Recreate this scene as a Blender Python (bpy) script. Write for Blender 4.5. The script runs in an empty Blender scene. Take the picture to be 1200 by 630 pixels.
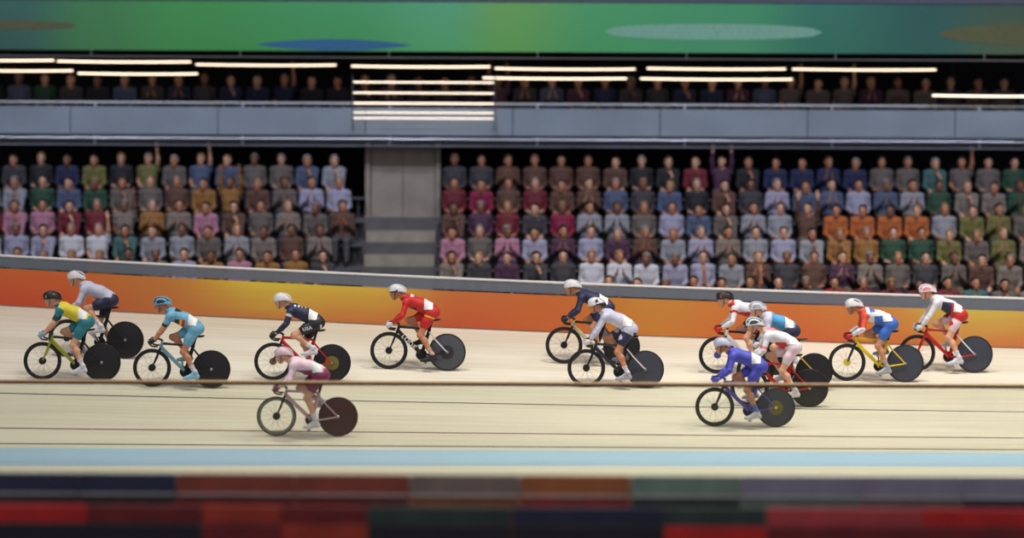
import bpy, math, random
import numpy as np
from mathutils import Vector, Matrix, Euler

scn = bpy.context.scene
COL = scn.collection
rnd = random.Random(7)
PI = math.pi

# ------------------------------------------------------------------ materials
def lin(c):
    out = []
    for v in c[:3]:
        v = v / 255.0
        out.append(v / 12.92 if v <= 0.04045 else ((v + 0.055) / 1.055) ** 2.4)
    return (*out, 1.0)

MATS = {}
def mat(name, rgb, rough=0.6, metal=0.0, vary=0.12, scale=18.0, bump=0.0, spec=0.5):
    """Principled material whose colour wanders a little with a noise texture."""
    if name in MATS:
        return MATS[name]
    m = bpy.data.materials.new(name)
    m.use_nodes = True
    nt = m.node_tree
    b = nt.nodes['Principled BSDF']
    b.inputs['Roughness'].default_value = rough
    b.inputs['Metallic'].default_value = metal
    b.inputs['Specular IOR Level'].default_value = spec
    tc = nt.nodes.new('ShaderNodeTexCoord')
    nz = nt.nodes.new('ShaderNodeTexNoise')
    nz.inputs['Scale'].default_value = scale
    nz.inputs['Detail'].default_value = 3
    nt.links.new(tc.outputs['Object'], nz.inputs['Vector'])
    rp = nt.nodes.new('ShaderNodeValToRGB')
    c = lin(rgb)
    rp.color_ramp.elements[0].position = 0.3
    rp.color_ramp.elements[1].position = 0.7
    rp.color_ramp.elements[0].color = (*[v * (1 - vary) for v in c[:3]], 1)
    rp.color_ramp.elements[1].color = (*[min(1, v * (1 + vary)) for v in c[:3]], 1)
    nt.links.new(nz.outputs['Fac'], rp.inputs['Fac'])
    nt.links.new(rp.outputs['Color'], b.inputs['Base Color'])
    if bump:
        bp = nt.nodes.new('ShaderNodeBump')
        bp.inputs['Strength'].default_value = bump
        bp.inputs['Distance'].default_value = 0.01
        nt.links.new(nz.outputs['Fac'], bp.inputs['Height'])
        nt.links.new(bp.outputs['Normal'], b.inputs['Normal'])
    MATS[name] = m
    return m

def lamp_mat(name, rgb, strength):
    m = bpy.data.materials.new(name)
    m.use_nodes = True
    b = m.node_tree.nodes['Principled BSDF']
    b.inputs['Base Color'].default_value = (0.8, 0.8, 0.8, 1)
    b.inputs['Emission Color'].default_value = lin(rgb)
    b.inputs['Emission Strength'].default_value = strength
    return m

def clear_mat(name, rgb, body, body_rgb):
    """Clear acrylic: tinted transparency, a little diffuse haze and a faint gloss."""
    m = bpy.data.materials.new(name)
    m.use_nodes = True
    nt = m.node_tree
    nt.nodes.remove(nt.nodes['Principled BSDF'])
    out = nt.nodes['Material Output']
    tr = nt.nodes.new('ShaderNodeBsdfTransparent')
    tr.inputs['Color'].default_value = lin(rgb)
    df = nt.nodes.new('ShaderNodeBsdfDiffuse')
    df.inputs['Color'].default_value = lin(body_rgb)
    gl = nt.nodes.new('ShaderNodeBsdfGlossy')
    gl.inputs['Roughness'].default_value = 0.12
    m1 = nt.nodes.new('ShaderNodeMixShader')
    m1.inputs[0].default_value = body
    m2 = nt.nodes.new('ShaderNodeMixShader')
    m2.inputs[0].default_value = 0.02
    nt.links.new(tr.outputs[0], m1.inputs[1]); nt.links.new(df.outputs[0], m1.inputs[2])
    nt.links.new(m1.outputs[0], m2.inputs[1]); nt.links.new(gl.outputs[0], m2.inputs[2])
    nt.links.new(m2.outputs[0], out.inputs['Surface'])
    return m

def ramp_mat(name, stops_a, stops_b, rough=0.5, streak=0.12):
    """Printed banner: UV.x runs along the banner, UV.y up it; stops_a is the print's lower
    edge, stops_b its upper edge; a long noise breaks the ink."""
    m = bpy.data.materials.new(name)
    m.use_nodes = True
    nt = m.node_tree
    b = nt.nodes['Principled BSDF']
    b.inputs['Roughness'].default_value = rough
    tc = nt.nodes.new('ShaderNodeTexCoord')
    sp = nt.nodes.new('ShaderNodeSeparateXYZ')
    nt.links.new(tc.outputs['UV'], sp.inputs[0])
    def ramp(stops):
        r = nt.nodes.new('ShaderNodeValToRGB')
        r.color_ramp.interpolation = 'EASE'
        e = r.color_ramp.elements
        while len(e) < len(stops):
            e.new(0.5)
        for el, (p, c) in zip(e, stops):
            el.position = p
        for el, (p, c) in zip(e, stops):
            el.color = lin(c)
        nt.links.new(sp.outputs[0], r.inputs[0])
        return r
    ra, rb = ramp(stops_a), ramp(stops_b)
    mp = nt.nodes.new('ShaderNodeMapping')
    mp.inputs['Scale'].default_value = (7.0, 5.0, 1.0)
    nt.links.new(tc.outputs['UV'], mp.inputs[0])
    nz = nt.nodes.new('ShaderNodeTexNoise')
    nz.inputs['Scale'].default_value = 1.0
    nz.inputs['Detail'].default_value = 4
    nt.links.new(mp.outputs[0], nz.inputs['Vector'])
    ad = nt.nodes.new('ShaderNodeMath'); ad.operation = 'MULTIPLY_ADD'
    ad.inputs[1].default_value = 0.4
    nt.links.new(nz.outputs['Fac'], ad.inputs[0])
    sb = nt.nodes.new('ShaderNodeMath'); sb.operation = 'ADD'
    sb.inputs[1].default_value = -0.17
    nt.links.new(sp.outputs[1], ad.inputs[2])
    nt.links.new(ad.outputs[0], sb.inputs[0]); sb.use_clamp = True
    mx = nt.nodes.new('ShaderNodeMix'); mx.data_type = 'RGBA'
    nt.links.new(sb.outputs[0], mx.inputs[0])
    nt.links.new(ra.outputs[0], mx.inputs[6]); nt.links.new(rb.outputs[0], mx.inputs[7])
    nt.links.new(mx.outputs[2], b.inputs['Base Color'])
    return m

# ------------------------------------------------------------------ mesh helpers
class MB:
    """Collects vertices and faces (with a material index) for one mesh."""
    def __init__(self):
        self.v, self.f, self.mi, self.uv = [], [], [], {}
    def add(self, v, f, mi=0):
        o = len(self.v)
        self.v += [tuple(p) for p in v]
        self.f += [tuple(i + o for i in q) for q in f]
        self.mi += [mi] * len(f)
        return self
    def box(self, x0, x1, y0, y1, z0, z1, mi=0, bev=0.0):
        if bev <= 0:
            v = [(x, y, z) for x in (x0, x1) for y in (y0, y1) for z in (z0, z1)]
            f = [(0, 1, 3, 2), (4, 6, 7, 5), (0, 4, 5, 1), (2, 3, 7, 6), (0, 2, 6, 4), (1, 5, 7, 3)]
            return self.add(v, f, mi)
        # rounded box: chamfered profile in xz swept along y with inset caps
        b = bev
        prof = [(x0 + b, z0), (x1 - b, z0), (x1, z0 + b), (x1, z1 - b), (x1 - b, z1), (x0 + b, z1), (x0, z1 - b), (x0, z0 + b)]
        cx, cz = (x0 + x1) / 2, (z0 + z1) / 2
        kx, kz = 1 - b / max((x1 - x0) / 2, 1e-6), 1 - b / max((z1 - z0) / 2, 1e-6)
        ins = [(cx + (p[0] - cx) * kx, cz + (p[1] - cz) * kz) for p in prof]
        rings = [[(p[0], y0, p[1]) for p in ins], [(p[0], y0 + b, p[1]) for p in prof],
                 [(p[0], y1 - b, p[1]) for p in prof], [(p[0], y1, p[1]) for p in ins]]
        return self.loft(rings, mi)
    def loft(self, rings, mi=0, cap=True, closed=False):
        n = len(rings[0]); v = [p for r in rings for p in r]; f = []
        m = len(rings)
        for i in range(m if closed else m - 1):
            j = (i + 1) % m
            for k in range(n):
                l = (k + 1) % n
                f.append((i * n + k, i * n + l, j * n + l, j * n + k))
        if cap and not closed:
            f.append(tuple(range(n - 1, -1, -1)))
            f.append(tuple((m - 1) * n + k for k in range(n)))
        return self.add(v, f, mi)
    def tube(self, pts, rad, sides=8, mi=0, closed=False, flat=None):
        """Tube along pts; rad a number or list; flat=(axis vector, factor) squeezes the section."""
        pts = [Vector(p) for p in pts]; n = len(pts)
        rad = [rad] * n if not isinstance(rad, (list, tuple)) else rad
        rings = []; prev = None
        for i, p in enumerate(pts):
            if closed:
                t = pts[(i + 1) % n] - pts[i - 1]
            else:
                t = pts[min(i + 1, n - 1)] - pts[max(i - 1, 0)]
            t.normalize()
            if prev is None:
                a = Vector((0, 1, 0)) if abs(t.y) < 0.9 else Vector((1, 0, 0))
                u = (a - t * a.dot(t)).normalized()
            else:
                u = (prev - t * prev.dot(t)).normalized()
            prev = u
            w = t.cross(u)
            ring = []
            for k in range(sides):
                g = 2 * PI * k / sides
                d = u * math.cos(g) + w * math.sin(g)
                if flat:
                    ax = Vector(flat[0])
                    d = d - ax * d.dot(ax) * (1 - flat[1])
                ring.append(tuple(p + d * rad[i]))
            rings.append(ring)
        return self.loft(rings, mi, closed=closed)
    def lathe_y(self, prof, c=(0, 0, 0), n=40, mi=0, closed=False):
        """Revolve (radius, y) about the Y axis through c."""
        rings = []
        for i in range(n):
            a = 2 * PI * i / n
            rings.append([(c[0] + r * math.cos(a), c[1] + y, c[2] + r * math.sin(a)) for r, y in prof])
        m = len(prof); v = [p for r in rings for p in r]; f = []
        for i in range(n):
            j = (i + 1) % n
            for k in range(m if closed else m - 1):
                l = (k + 1) % m
                f.append((i * m + k, j * m + k, j * m + l, i * m + l))
        return self.add(v, f, mi)
    def ball(self, c, r, mi=0, nu=12, nv=8):
        r = (r, r, r) if not isinstance(r, (tuple, list)) else r
        v = [(c[0], c[1], c[2] - r[2])]
        for j in range(1, nv):
            t = -PI / 2 + PI * j / nv
            for i in range(nu):
                a = 2 * PI * i / nu
                v.append((c[0] + r[0] * math.cos(t) * math.cos(a), c[1] + r[1] * math.cos(t) * math.sin(a), c[2] + r[2] * math.sin(t)))
        v.append((c[0], c[1], c[2] + r[2]))
        f = [(0, 1 + (i + 1) % nu, 1 + i) for i in range(nu)]
        for j in range(nv - 2):
            for i in range(nu):
                a, b = 1 + j * nu + i, 1 + j * nu + (i + 1) % nu
                f.append((a, b, b + nu, a + nu))
        t = len(v) - 1
        f += [(t, 1 + (nv - 2) * nu + i, 1 + (nv - 2) * nu + (i + 1) % nu) for i in range(nu)]
        return self.add(v, f, mi)
    def build(self, name, mats, parent=None, smooth=True, angle=35):
        me = bpy.data.meshes.new(name)
        me.from_pydata(self.v, [], self.f)
        for m in (mats if isinstance(mats, (list, tuple)) else [mats]):
            me.materials.append(m)
        me.polygons.foreach_set('material_index', self.mi)
        me.update()
        if smooth:
            me.polygons.foreach_set('use_smooth', [True] * len(me.polygons))
            try:
                me.set_sharp_from_angle(angle=math.radians(angle))
            except Exception:
                pass
        return link(name, me, parent)

def link(name, me, parent=None):
    o = bpy.data.objects.new(name, me)
    COL.objects.link(o)
    if parent:
        o.parent = parent
    return o

def empty(name, loc=(0, 0, 0), rot=(0, 0, 0)):
    o = bpy.data.objects.new(name, None)
    o.empty_display_size = 0.2
    COL.objects.link(o)
    o.location = loc; o.rotation_euler = rot
    return o

def tag(o, label=None, cat=None, group=None, kind=None):
    if label: o['label'] = label
    if cat: o['category'] = cat
    if group: o['group'] = group
    if kind: o['kind'] = kind
    return o

def catmull(pts, n=6):
    pts = [Vector(p) for p in pts]
    out = []
    for i in range(len(pts) - 1):
        p0, p1, p2, p3 = pts[max(i - 1, 0)], pts[i], pts[i + 1], pts[min(i + 2, len(pts) - 1)]
        for k in range(n):
            t = k / n
            out.append(0.5 * ((2 * p1) + (p2 - p0) * t + (2 * p0 - 5 * p1 + 4 * p2 - p3) * t * t + (3 * p1 - p0 - 3 * p2 + p3) * t ** 3))
    out.append(pts[-1])
    return out

ORD = ("first second third fourth fifth sixth seventh eighth ninth tenth eleventh twelfth thirteenth fourteenth fifteenth sixteenth "
       "seventeenth eighteenth nineteenth twentieth twenty-first twenty-second twenty-third twenty-fourth twenty-fifth twenty-sixth "
       "twenty-seventh twenty-eighth twenty-ninth thirtieth thirty-first thirty-second thirty-third thirty-fourth thirty-fifth thirty-sixth thirty-seventh "
       "thirty-eighth thirty-ninth fortieth forty-first forty-second forty-third forty-fourth forty-fifth").split()

# ------------------------------------------------------------------ bodies: one continuous surface from a smooth union
def cone(a, b, ra, rb, reg, k=0.03):
    return ('c', np.array(a, float), np.array(b, float), ra, rb, k, reg)

def ell(c, r, reg, k=0.03, R=None):
    return ('e', np.array(c, float), np.array(r, float), np.eye(3) if R is None else np.array(R, float), 0, k, reg)

def dist(p, P):
    if p[0] == 'c':
        a, b, ra, rb = p[1:5]
        ab = b - a; L = max(float(ab @ ab), 1e-9)
        q = P - a
        t = np.clip((q @ ab) / L, 0, 1)
        return np.linalg.norm(q - t[..., None] * ab, axis=-1) - (ra + (rb - ra) * t), t
    c, r, R = p[1:4]
    q = (P - c) @ R                      # columns of R are the ellipsoid's axes
    k0 = np.linalg.norm(q / r, axis=-1)
    k1 = np.linalg.norm(q / (r * r), axis=-1)
    return k0 * (k0 - 1) / np.maximum(k1, 1e-9), np.zeros(q.shape[:-1])

def bounds(p):
    if p[0] == 'c':
        m = max(p[3], p[4])
        return np.minimum(p[1], p[2]) - m, np.maximum(p[1], p[2]) + m
    m = float(max(p[2]))
    return p[1] - m, p[1] + m

def surface(prims, vox):
    lo = np.min([bounds(p)[0] for p in prims], axis=0) - 4 * vox
    hi = np.max([bounds(p)[1] for p in prims], axis=0) + 4 * vox
    n = np.ceil((hi - lo) / vox).astype(int) + 1
    G = np.full(n, 0.2, np.float32)
    ax = [lo[i] + vox * np.arange(n[i]) for i in range(3)]
    for p in prims:
        a, b = bounds(p)
        mg = p[5] + 3 * vox
        i0 = np.clip(np.floor((a - mg - lo) / vox).astype(int), 0, n - 1)
        i1 = np.clip(np.ceil((b + mg - lo) / vox).astype(int) + 1, 1, n)
        sl = tuple(slice(i0[i], i1[i]) for i in range(3))
        P = np.stack(np.meshgrid(*[ax[i][sl[i]] for i in range(3)], indexing='ij'), axis=-1)
        d, _t = dist(p, P)
        g = G[sl]; k = p[5]
        h = np.maximum(k - np.abs(g - d), 0) / k
        G[sl] = np.minimum(g, d) - h * h * k * 0.25
    # surface nets
    ins = G < 0
    cnt = np.zeros(n - 1, np.int8)
    acc = np.zeros((*(n - 1), 3), np.float32); num = np.zeros(n - 1, np.float32)
    corners = [(i, j, k) for i in (0, 1) for j in (0, 1) for k in (0, 1)]
    def cut(A, c):
        return A[c[0]:A.shape[0] - 1 + c[0], c[1]:A.shape[1] - 1 + c[1], c[2]:A.shape[2] - 1 + c[2]]
    for c in corners:
        cnt += cut(ins, c)
    mixed = (cnt > 0) & (cnt < 8)
    idx = np.argwhere(mixed)
    vid = np.full(n - 1, -1, np.int64); vid[mixed] = np.arange(len(idx))
    vp = np.zeros((len(idx), 3)); vn = np.zeros(len(idx))
    for c in corners:
        for d in range(3):
            if c[d] == 0:
                e = list(c); e[d] = 1
                ga = G[idx[:, 0] + c[0], idx[:, 1] + c[1], idx[:, 2] + c[2]]
                gb = G[idx[:, 0] + e[0], idx[:, 1] + e[1], idx[:, 2] + e[2]]
                x = (ga < 0) != (gb < 0)
                t = np.where(x, ga / np.where(x, ga - gb, 1), 0)
                off = np.tile(np.array(c, float), (len(idx), 1)); off[:, d] += t
                vp[x] += off[x]; vn[x] += 1
    V = lo + vox * (idx + vp / vn[:, None])
    F = []
    for d in range(3):
        e1, e2 = (d + 1) % 3, (d + 2) % 3
        sa = [slice(1, -1)] * 3; sb = [slice(1, -1)] * 3
        sa[d] = slice(0, -1); sb[d] = slice(1, None)
        A, B = ins[tuple(sa)], ins[tuple(sb)]
        for flip in (False, True):
            w = np.argwhere((A & ~B) if not flip else (~A & B))
            off = np.ones(3, int); off[d] = 0
            w = w + off
            q = []
            for (u, v) in ((-1, -1), (0, -1), (0, 0), (-1, 0)):
                s = w.copy(); s[:, e1] += u; s[:, e2] += v
                q.append(vid[s[:, 0], s[:, 1], s[:, 2]])
            q = np.stack(q, 1)
            F.append(q if not flip else q[:, ::-1])
    F = np.concatenate(F)
    # nearest primitive of every vertex
    best = np.full(len(V), 9.0); reg = np.zeros(len(V), int); tt = np.zeros(len(V))
    names = sorted({p[6] for p in prims})
    for p in prims:
        d, t = dist(p, V)
        w = d < best
        best[w] = d[w]; reg[w] = names.index(p[6]); tt[w] = t[w]
    return V, F, reg, tt, names

def np_mesh(name, V, F, mats, mi=None):
    me = bpy.data.meshes.new(name)
    me.vertices.add(len(V)); me.vertices.foreach_set('co', np.asarray(V, np.float32).ravel())
    me.loops.add(F.size); me.loops.foreach_set('vertex_index', F.astype(np.int32).ravel())
    me.polygons.add(len(F))
    me.polygons.foreach_set('loop_start', np.arange(0, F.size, F.shape[1], dtype=np.int32))
    for m in mats:
        me.materials.append(m)
    if mi is not None:
        me.polygons.foreach_set('material_index', np.asarray(mi, np.int32))
    me.polygons.foreach_set('use_smooth', np.ones(len(F), bool))
    me.update(calc_edges=True)
    me.validate()
    return me

def vnormals(V, F):
    n = np.zeros_like(V)
    fn = np.cross(V[F[:, 2]] - V[F[:, 0]], V[F[:, 3]] - V[F[:, 1]])
    for i in range(4):
        np.add.at(n, F[:, i], fn)
    return n / np.maximum(np.linalg.norm(n, axis=1), 1e-12)[:, None]

class Figure:
    def __init__(self, prims, vox, smooth=2):
        self.V, self.F, self.reg, self.t, self.names = surface(prims, vox)
        V, F = self.V, self.F
        e = np.concatenate([F[:, [0, 1]], F[:, [1, 2]], F[:, [2, 3]], F[:, [3, 0]]])
        deg = np.bincount(e[:, 0], minlength=len(V)).astype(float)
        for _ in range(smooth):
            s = np.zeros_like(V)
            np.add.at(s, e[:, 0], V[e[:, 1]])
            V = V * 0.5 + 0.5 * s / np.maximum(deg, 1)[:, None]
        self.V = V
        self.N = vnormals(V, F)
    def isin(self, *regs):
        ids = [self.names.index(r) for r in regs if r in self.names]
        return np.isin(self.reg, ids)
    def body(self, name, mats, paint):
        """paint: list of (vertex mask, material index) for lips, brows and the like."""
        mi = np.zeros(len(self.F), int)
        for mask, k in paint:
            mi[mask[self.F].all(axis=1)] = k
        return np_mesh(name, self.V, self.F, mats, mi)
    def cloth(self, name, mask, off, mats, pick=None):
        """A garment: the masked skin faces lifted off the body, with a hem turned in to the skin."""
        fm = mask[self.F].all(axis=1)
        F = self.F[fm]
        if len(F) == 0:
            return None
        used, inv = np.unique(F, return_inverse=True)
        F2 = inv.reshape(F.shape)
        P, N = self.V[used], self.N[used]
        V2 = P + N * off
        e = np.concatenate([F2[:, [0, 1]], F2[:, [1, 2]], F2[:, [2, 3]], F2[:, [3, 0]]])
        key = np.sort(e, axis=1)
        _u, first, c = np.unique(key, axis=0, return_index=True, return_counts=True)
        be = e[first[c == 1]]
        bv, binv = np.unique(be, return_inverse=True)
        binv = binv.reshape(be.shape)
        nb = np.bincount(binv.ravel(), minlength=len(bv)).astype(float)[:, None]
        for _ in range(5):               # a clean cut line: even out the steps of the surface grid
            s = np.zeros((len(bv), 3)); Q = P[bv]
            np.add.at(s, binv[:, 0], Q[binv[:, 1]]); np.add.at(s, binv[:, 1], Q[binv[:, 0]])
            P[bv] = 0.4 * Q + 0.6 * s / nb
        V2 = P + N * off
        hem = P[bv] - N[bv] * 0.003
        o = len(V2)
        rim = np.stack([be[:, 1], be[:, 0], o + binv[:, 0], o + binv[:, 1]], 1)
        mi = pick(P[F2].mean(axis=1), self.reg[used][F2[:, 0]], self.t[used][F2[:, 0]], self.names) if pick else np.zeros(len(F2), int)
        mi = np.concatenate([mi, np.full(len(rim), int(mi[0]) if not pick else 0)])
        if pick:   # a hem takes the colour of a face beside it
            vm = np.zeros(len(V2), int); vm[F2.ravel()] = np.repeat(mi[:len(F2)], 4)
            mi[len(F2):] = vm[be[:, 0]]
        return np_mesh(name, np.concatenate([V2, hem]), np.concatenate([F2, rim]), mats, mi)

def unit(v):
    v = np.array(v, float)
    return v / max(np.linalg.norm(v), 1e-9)

def head_prims(c, F, U):
    """Skull, jaw, nose, ears, neck-side detail; F is where the face looks, U the crown."""
    c = np.array(c, float); F = unit(F); U = unit(np.array(U) - F * np.dot(F, U)); S = np.cross(F, U)
    R = np.stack([F, S, U], 1)
    at = lambda f, s, u: c + F * f + S * s + U * u
    P = [ell(at(-0.012, 0, 0.03), (0.098, 0.076, 0.09), 'head', 0.02, R),
         ell(at(0.03, 0, -0.04), (0.062, 0.058, 0.075), 'head', 0.03, R),
         ell(at(0.055, 0, -0.088), (0.028, 0.032, 0.024), 'head', 0.03, R),           # chin
         cone(at(0.088, 0, 0.012), at(0.108, 0, -0.022), 0.009, 0.013, 'head', 0.014), # nose
         ell(at(0.084, 0, -0.056), (0.013, 0.024, 0.010), 'lips', 0.012, R),
         ell(at(0.082, 0.034, 0.034), (0.012, 0.022, 0.007), 'brow', 0.012, R),
         ell(at(0.082, -0.034, 0.034), (0.012, 0.022, 0.007), 'brow', 0.012, R)]
    for s in (-1, 1):
        P.append(ell(at(-0.008, s * 0.077, -0.012), (0.020, 0.010, 0.031), 'ear', 0.012, R))
    eyes = [at(0.079, s * 0.031, 0.012) for s in (-1, 1)]
    return P, eyes, R

def hand_prims(wrist, D, Nn, side, curl, reg, size=1.0):
    """Palm, four unequal fingers in two joints each and a thumb from the palm's side.
    D: along the hand, Nn: out of the palm, curl 0 straight .. 1 fist."""
    w = np.array(wrist, float); D = unit(D); Nn = unit(np.array(Nn) - D * np.dot(D, Nn)); S = np.cross(D, Nn) * side
    s = size
    P = [cone(w, w + D * 0.03 * s, 0.024 * s, 0.026 * s, reg, 0.02),
         ell(w + D * 0.055 * s, (0.048 * s, 0.04 * s, 0.017 * s), reg, 0.015, np.stack([D, S, Nn], 1))]
    for i, ln in enumerate((0.066, 0.075, 0.070, 0.055)):
        b = w + D * 0.092 * s + S * (0.031 - 0.0205 * i) * s
        a1, a2 = curl * 1.25, curl * 2.7
        m = b + (D * math.cos(a1) + Nn * math.sin(a1)) * ln * 0.52 * s
        e = m + (D * math.cos(a2) + Nn * math.sin(a2)) * ln * 0.48 * s
        P += [cone(b - D * 0.015 * s, m, 0.0095 * s, 0.0088 * s, reg, 0.004), cone(m, e, 0.0088 * s, 0.0075 * s, reg, 0.004)]
    tb = w + D * 0.03 * s + S * 0.032 * s
    tm = tb + (D * 0.6 + S * 0.65 + Nn * (0.2 + 0.5 * curl)) * 0.034 * s
    te = tm + (D * 0.85 + S * 0.1 * (1 - curl) + Nn * (0.2 + 0.8 * curl)) * 0.032 * s
    P += [cone(tb, tm, 0.014 * s, 0.0105 * s, reg, 0.008), cone(tm, te, 0.0105 * s, 0.0085 * s, reg, 0.004)]
    return P

def bend(a, b, la, lb, pole):
    """Joint between a and b for two bones, bent towards pole."""
    a, b = np.array(a, float), np.array(b, float)
    d = np.linalg.norm(b - a); u = (b - a) / d
    k = max(1.0, d / (la + lb) * 1.002)
    la, lb = la * k, lb * k
    x = (la * la - lb * lb + d * d) / (2 * d)
    h = math.sqrt(max(la * la - x * x, 0))
    p = np.array(pole, float); p = unit(p - u * (p @ u))
    return a + u * x + p * h
# ================================================================== SETTING
XL, XR = -15.0, 15.0
def beta(x):
    """Bank angle of the straight, steeper towards the bend on the left."""
    return 1.24598e-4 * x * x - 5.69185e-3 * x + 0.2296048
def tp(x, s, h=0.0):
    b = beta(x)
    return Vector((x, s * math.cos(b) - h * math.sin(b), s * math.sin(b) + h * math.cos(b)))

def wood_mat(name, rgb_a, rgb_b):
    m = bpy.data.materials.new(name); m.use_nodes = True
    nt = m.node_tree; b = nt.nodes['Principled BSDF']
    b.inputs['Roughness'].default_value = 0.42
    b.inputs['Specular IOR Level'].default_value = 0.35
    tc = nt.nodes.new('ShaderNodeTexCoord')
    mp = nt.nodes.new('ShaderNodeMapping'); mp.inputs['Scale'].default_value = (0.22, 7.0, 1)
    nz = nt.nodes.new('ShaderNodeTexNoise'); nz.inputs['Scale'].default_value = 1.6; nz.inputs['Detail'].default_value = 5
    nt.links.new(tc.outputs['UV'], mp.inputs[0]); nt.links.new(mp.outputs[0], nz.inputs['Vector'])
    mp2 = nt.nodes.new('ShaderNodeMapping'); mp2.inputs['Scale'].default_value = (0.1, 1.0, 1)
    nz2 = nt.nodes.new('ShaderNodeTexNoise'); nz2.inputs['Scale'].default_value = 0.9; nz2.inputs['Detail'].default_value = 2
    nt.links.new(tc.outputs['UV'], mp2.inputs[0]); nt.links.new(mp2.outputs[0], nz2.inputs['Vector'])
    mx0 = nt.nodes.new('ShaderNodeMath'); mx0.operation = 'ADD'
    nt.links.new(nz.outputs['Fac'], mx0.inputs[0]); nt.links.new(nz2.outputs['Fac'], mx0.inputs[1])
    h = nt.nodes.new('ShaderNodeMath'); h.operation = 'MULTIPLY'; h.inputs[1].default_value = 0.5
    nt.links.new(mx0.outputs[0], h.inputs[0])
    rp = nt.nodes.new('ShaderNodeValToRGB')
    rp.color_ramp.elements[0].position = 0.38; rp.color_ramp.elements[1].position = 0.62
    rp.color_ramp.elements[0].color = lin(rgb_a); rp.color_ramp.elements[1].color = lin(rgb_b)
    nt.links.new(h.outputs[0], rp.inputs[0]); nt.links.new(rp.outputs[0], b.inputs['Base Color'])
    return m

M_wood = wood_mat('pine_track', (206, 197, 176), (226, 219, 202))
M_apron = wood_mat('pale_apron', (214, 208, 188), (228, 222, 204))
M_azur = wood_mat('pale_blue_paint', (160, 192, 216), (174, 204, 226))
M_black = mat('black_paint', (38, 36, 36), 0.5)
M_redline = mat('red_paint', (96, 44, 36), 0.5)
M_blueline = mat('blue_paint', (62, 74, 88), 0.5)
M_concrete = mat('concrete', (96, 92, 92), 0.8, vary=0.2, scale=3)
M_step = mat('step_concrete', (158, 148, 132), 0.8, vary=0.15, scale=4)
M_parapet = mat('parapet_grey', (142, 152, 160), 0.6, vary=0.12, scale=0.8)
M_dark = mat('dark_wall', (46, 44, 48), 0.8, vary=0.25, scale=0.7)
M_slab = mat('slab_dark', (40, 40, 44), 0.7)
M_floor = mat('infield_floor', (88, 78, 72), 0.6, vary=0.15, scale=2)
M_steel = mat('brushed_steel', (190, 190, 192), 0.35, 0.8, vary=0.05)
M_whitepaint = mat('white_pipe', (222, 220, 218), 0.4, vary=0.05)

def track():
    xs = [XL + 0.5 * i for i in range(int((XR - XL) / 0.5) + 1)]
    bands = [(-1.42, -0.76, 1), (-0.76, 0.03, 2), (0.03, 0.185, 0), (0.185, 0.235, 3), (0.235, 0.875, 0), (0.875, 0.925, 4),
             (0.925, 2.475, 0), (2.475, 2.525, 5), (2.525, 4.0, 0), (4.0, 5.5, 0), (5.5, 6.9, 0)]
    me = bpy.data.meshes.new('track_floor')
    v, f, mi, uv = [], [], [], []
    for s0, s1, m in bands:
        for i in range(len(xs) - 1):
            o = len(v)
            c = ((xs[i], s0), (xs[i + 1], s0), (xs[i + 1], s1), (xs[i], s1))
            v += [tuple(tp(*p)) for p in c]
            uv += c
            f.append((o, o + 1, o + 2, o + 3)); mi.append(m)
    me.from_pydata(v, [], f)
    for m in (M_wood, M_apron, M_azur, M_black, M_redline, M_blueline):
        me.materials.append(m)
    me.polygons.foreach_set('material_index', mi)
    ul = me.uv_layers.new(name='UVMap')
    ul.data.foreach_set('uv', [c for p in uv for c in p])
    me.update()
    o = link('track_floor', me); o['kind'] = 'structure'
    # the timber deck's back, under the barrier
    b = MB()
    rings = [[tuple(tp(x, 6.9)), tuple(tp(x, 6.9) + Vector((0, 0.16, 0.0))), (x, 6.95, -0.36), (x, 6.85, -0.36)] for x in xs]
    b.loft(rings); b.build('trim_track_edge', M_dark)['kind'] = 'structure'
track()

def struct(name, mb, mats):
    o = mb.build(name, mats, smooth=False); o['kind'] = 'structure'; return o

struct('floor', MB().box(XL, XR, -30, 18.6, -0.5, -0.36), M_floor)
# stand: tiers k=-1..4 (run 0.8, rise 0.45) cut by an aisle
AX0, AX1 = -2.95, -1.55
def tier(k): return 1.6 + 0.45 * k, 10.0 + 0.8 * k
t = MB()
for k in range(-1, 5):
    z, y = tier(k)
    t.box(XL, XR, y - 0.62, y + 0.18 if k < 4 else 18.4, -0.36, z)
struct('floor_tiers', t, M_concrete)
t = MB()
for k in range(-1, 4):
    z, y = tier(k)
    t.box(AX0, AX1, y - 0.22, y + 0.178, z + 0.001, z + 0.225)
struct('floor_aisle_steps', t, M_step)
t = MB()
for s in (-1, 1):
    xm = (AX0 + AX1) / 2
    t.box(xm + s * 0.72 - 0.05, xm + s * 0.72 + 0.05, 13.42, 13.6, 3.401, 4.93)
    t.box(min(xm, xm + s * 0.66) + 0.006, max(xm, xm + s * 0.66) - 0.006, 13.5, 13.56, 3.402, 4.85)
struct('door_1', t, mat('taupe_door', (158, 144, 130), 0.6, vary=0.15, scale=2))
struct('wall_front', MB().box(XL, XR, 8.45, 8.575, -0.36, 1.95), mat('stand_front_grey', (120, 120, 132), 0.6, vary=0.2, scale=0.6))
struct('wall_back', MB().box(XL, XR, 18.5, 18.7, -0.36, 9.0), M_dark)
struct('floor_upper_deck', MB().box(XL, XR, 13.05, 18.5, 4.93, 5.02), M_slab)
struct('ceiling', MB().box(XL, XR, 12.25, 18.5, 6.80, 6.95), M_slab)
p = MB()
for i in range(10):
    x0 = XL + 3 * i
    p.box(x0 + 0.01, x0 + 2.99, 12.9, 13.05, 5.10, 5.655)
struct('wall_parapet', p, M_parapet)
struct('trim_slab_edge', MB().box(XL, XR, 12.88, 13.06, 4.93, 5.10), M_slab)
struct('trim_fascia', MB().box(XL, XR, 12.02, 12.25, 6.80, 7.79), M_slab)
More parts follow.
